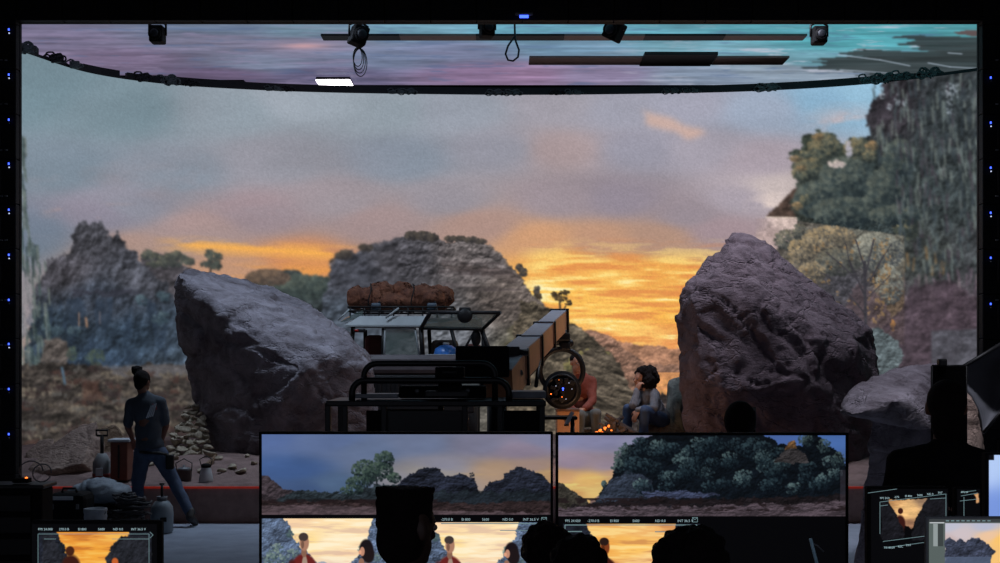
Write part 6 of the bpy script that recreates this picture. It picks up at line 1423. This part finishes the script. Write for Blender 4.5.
monitor('small monitor at lower left showing a bright orange sunset between dark rocks', 29, 521, 161, 612, 5.2, cv, [((38, 534), (38, 605)), ((38, 534), (149, 534)), ((149, 534), (149, 605)), ((44, 539), (56, 539)), ((112, 539), (149, 539)), ((150, 532), (153, 535)), ((153, 535), (150, 538))],
    [('FPS 24.000', 38, 530.3, 3.3), ('270.0 B', 59, 530.3, 3.3), ('EI 800', 78, 530.3, 3.3), ('5600', 98, 530.3, 3.3), ('ND 0.0', 113, 530.3, 3.3), ('INT 36.5 V', 131, 530.3, 3.3)])
def dark_view(x0, y0, x1, y1, ix0, iy0, ix1, iy1, seed):
    cv = Cv(x0, y0, x1, y1, .5); cv.im[:] = (6, 6, 8)
    cv.lay(cv.poly([(ix0, iy0 + 1), (ix1, iy0), (ix1 - 6, iy0 + 10), (ix1 - 14, iy0 + 22), (ix1 - 17, iy0 + 30), (ix0 + 14, iy0 + 24), (ix0 + 5, iy0 + 10)], 1.2, 5, seed), cv.field([(ix0, iy0, (176, 130, 84)), (ix1, iy0, (150, 120, 96)), ((ix0 + ix1) / 2, iy0 + 14, (226, 180, 120)), ((ix0 + ix1) / 2, iy0 + 26, (150, 110, 84))], 10, 8) * (0.8 + .5 * cv.fbm(10, 3, seed))[..., None])
    return cv
cv = dark_view(871, 489, 948, 565, 887, 499, 929, 530, 4)
cv.lay(np.clip((1 - np.sqrt(((cv.X - 900.5) / 3) ** 2 + ((cv.Y - 511) / 3.4) ** 2)) * 4, 0, 1), (60, 26, 20)); cv.lay(np.clip((1 - np.sqrt(((cv.X - 900) / 6) ** 2 + ((cv.Y - 524) / 10) ** 2)) * 4, 0, 1), (56, 24, 20)); cv.leaves(901, 533, 3, 4, 20, 1.4, [(90, 34, 20), (150, 60, 30)], 4)
for pts in ([(881, 502), (888, 500), (894, 510), (904, 530), (904, 540), (881, 540)], [(926, 499), (947, 497), (947, 540), (912, 540), (915, 522)]): cv.lay(cv.poly(pts, 1.2, 5, 3), cv.stone((30, 30, 36), 5, 5, 5, .9))
monitor('small dark monitor at right showing a sunset between rocks with thin frame lines', 868, 487, 950, 567, 4.6, cv, [((880, 502), (880, 534)), ((880, 502), (946, 494)), ((946, 494), (946, 520)), ((880, 506), (888, 505)), ((930, 499), (946, 498)), ((883, 541.5), (926, 536)), ((884, 548), (924, 542.5)), ((868, 493), (897, 489))],
    [('FPS 24.0', 880, 499, 2.8), ('-270', 894, 498, 2.8), ('EI 800', 905, 497, 2.8), ('5600', 917, 496, 2.8), ('ND 0', 927, 495, 2.8), ('INT', 938, 493.6, 2.8), ('TC 00:24', 884, 548.5, 2.8), ('REC', 898, 547.5, 2.8), ('24.0', 906, 546, 2.8)])
cv = Cv(957, 489, 980, 560, .6); cv.im[:] = (6, 6, 8); cv.lay(cv.poly([(973, 494), (979, 493.5), (979, 502), (977, 503), (975, 496)], .5, 4, 2), (214, 160, 110))
monitor('narrow dark monitor half hidden behind the laptop, right of the frame-line monitor', 956, 488, 981, 561, 4.9, cv, [((961, 496), (978, 493)), ((964, 497), (964, 516)), ((960, 501), (978, 499)), ((961, 492.5), (976, 490.5))], [('FPS 24', 961, 493, 2.6)])
# pale screen at the right edge
cv = Cv(989, 455, 1040, 518, .8); cv.im = cv.field([(990, 460, (178, 202, 244)), (1000, 515, (120, 150, 220)), (1030, 480, (150, 176, 232))], 20, 20); cv.rect(989, 455, 994.5, 460.5, (10, 10, 14))
monitor('pale blue screen cut off by the right edge above the laptop', 987, 453, 1042, 520, 4.0, cv, name='side_screen', cat='screen')
# laptop, nearest
LD = 2.9
lp = thing('laptop', 'open laptop with grey editing window showing a lake sunset at lower right', 'laptop', (P(975, 0, LD).x, LD, 0))
cv = Cv(929, 519, 1030, 592, .5); cv.im[:] = (92, 100, 98)
cv.rect(929, 519, 1030, 522.3, (58, 62, 64)); cv.rect(929, 522.3, 944, 592, (88, 98, 96)); cv.rect(933.5, 524, 937.5, 546, (190, 198, 200), .55); cv.rect(937.8, 524, 943, 546, (60, 66, 66)); cv.rect(930, 522.3, 944, 523.2, (196, 200, 204))
f_ = cv.field([(950, 526, (190, 190, 206)), (985, 526, (184, 186, 206)), (960, 534, (206, 192, 196)), (990, 536, (236, 196, 160)), (1000, 540, (250, 196, 110)), (950, 540, (200, 180, 180)), (1020, 545, (240, 176, 90))], 14, 8)
m_ = ((cv.X > 945) & (cv.Y > 523)).astype(np.float32); cv.lay(m_, f_)
cv.lay(cv.poly([(945, 541), (950, 537), (956, 541), (960, 538), (966, 542), (972, 538), (978, 537), (984, 541), (990, 546), (996, 551), (996, 566), (945, 566)], 1.2, 5, 4), cv.stone((66, 72, 92), 6, 5, 4, 1)); cv.rect(945, 557, 992, 566, (84, 96, 120), .8); cv.rect(945, 566, 1030, 592, (60, 66, 80)); cv.lay(cv.poly([(990, 566), (992, 556), (998, 550), (1005, 548), (1030, 548), (1030, 566)], .5, 5, 2), (248, 196, 120))
a, b = P(927, 517, LD), P(1032, 594, LD); c = (a + b) / 2 - lp.location
MB().box((c.x, .014, c.z), (b.x - a.x, .012, a.z - b.z), bevel=.003).part('lid', M_grey, lp); flat_screen('screen', cv, LD + .004, lp, lp.location)
mb = MB(); hh = b.z - .004; mb.box((c.x, -.1, hh), (b.x - a.x, .22, .014), bevel=.004); mb.part('base', M_grey, lp)
mb = MB()
for i in range(10):
    for j in range(4): mb.box((c.x - .1 + i * .0215, -.03 - j * .022, hh + .008), (.017, .017, .004), bevel=.001)
mb.part('keyboard', M_blk, lp)
for k in range(9): text('ABOUT REVIEW'[k % 11], 946 + k * 4.6, 521.6, LD + .001, 2.0 * S(LD), lp, lp.location, name='menu_mark') if False else frame_line([((946 + k * 5.2, 520.8), (949 + k * 5.2, 520.8))], LD + .002, lp, lp.location, 1.0, 'menu_mark')
dt = thing('side_table', 'small black table under the laptop', 'table', (P(980, 0, LD).x, LD, 0)); zt_ = hh - .009
MB().box((0, -.06, zt_ - .012), (.5, .4, .022), bevel=.005).part('tabletop', M_blk, dt)
for sx in (-.22, .22):
    for sy in (-.22, .1): MB().cyl((sx, sy, 0), (sx, sy, zt_ - .024), .014).part('leg', M_black, dt)
# thin pale rod standing in the dark under the right screen
t = thing('stylus_pen', 'thin pale blue rod sticking up below the right screen', 'rod', (P(816, 0, 4.7).x, 4.7, 0))
MB(t.location).tube([P(817.5, 566, 4.7), P(810.5, 538.5, 4.7)], .006, 8).part('rod', mat('pale_blue_rod', (120, 150, 170), .4, emit=.05), t); MB(t.location).tube([P(812, 543, 4.7), P(818, 546, 4.7), P(824, 552, 4.7)], .003, 6).part('cord', M_grey, t)
MB(t.location).cyl((t.location.x, 4.7, 0), P(817.5, 566, 4.7), .012).part('stand_pole', M_black, t); MB(t.location).box((t.location.x, 4.7, .015), (.25, .25, .03), bevel=.005).part('stand_base', M_black, t)
# ------------------------------------------------------------------ camera, light, view
cam = bpy.data.cameras.new('camera'); co_ = bpy.data.objects.new('camera', cam); COL.objects.link(co_)
co_.location = (0, 0, CAMZ); co_.rotation_euler = (math.pi / 2, 0, 0)
cam.sensor_width = 36.0; cam.lens = 36.0 * F / 1000.0; cam.shift_y = (HOR - 281.5) / 1000.0
cam.clip_end = 200; scn.camera = co_
w = bpy.data.worlds.new('world'); scn.world = w; w.use_nodes = True
w.node_tree.nodes['Background'].inputs['Color'].default_value = (0.75, 0.80, 1.0, 1)
w.node_tree.nodes['Background'].inputs['Strength'].default_value = 0.22
def lamp(name, kind, loc, col, e, size=0.1, rot=None):
    l = bpy.data.lights.new(name, kind); l.color = col; l.energy = e
    if kind == 'AREA': l.size = size
    else: l.shadow_soft_size = size
    o = bpy.data.objects.new(name, l); COL.objects.link(o); o.location = loc
    if rot: o.rotation_euler = rot
    return o
def spot(name, loc, to, col, e, ang, size=.25):
    l = bpy.data.lights.new(name, 'SPOT'); l.color = col; l.energy = e; l.spot_size = math.radians(ang); l.spot_blend = .6; l.shadow_soft_size = size
    o = bpy.data.objects.new(name, l); COL.objects.link(o); o.location = loc; aim(o, to); return o
def aim(o, t):
    o.rotation_euler = (Vector(t) - o.location).to_track_quat('-Z', 'Y').to_euler()
a = lamp('added_stage_fill', 'AREA', (-2.7, 14.95, 6.2), (0.66, 0.80, 1.0), 78, 0.9); aim(a, (-2.6, 15.7, 0.5)); a.data.spread = math.radians(125)  # unseen fill lamp, added because the rock tops were too dark
a = lamp('added_stage_fill', 'AREA', (3.0, 14.95, 6.2), (0.82, 0.84, 1.0), 95, 0.9); aim(a, (2.9, 15.4, 0.5)); a.data.spread = math.radians(125)  # second unseen fill, added over the rocks on the right
lamp('camp_fire_glow', 'POINT', P(602, 426, 14.5), (1.0, 0.56, 0.28), 16, 0.12)
spot('added_side_spot', (3.2, 9.3, 5.4), (3.55, 10.4, 1.7), (.85, .85, 1.0), 430, 46)  # unseen spot added to brighten the overhanging slab
spot('added_side_spot', (3.4, 7.2, 4.9), (3.35, 8.7, 1.6), (.85, .88, 1.0), 420, 34)  # unseen spot added to brighten the grey cloth
vs = scn.view_settings; vs.view_transform = 'Standard'; vs.look = 'None'; vs.exposure = 0.0; vs.gamma = 1.0; vs.use_curve_mapping = False
for o in COL.l: REAL.objects.link(o)
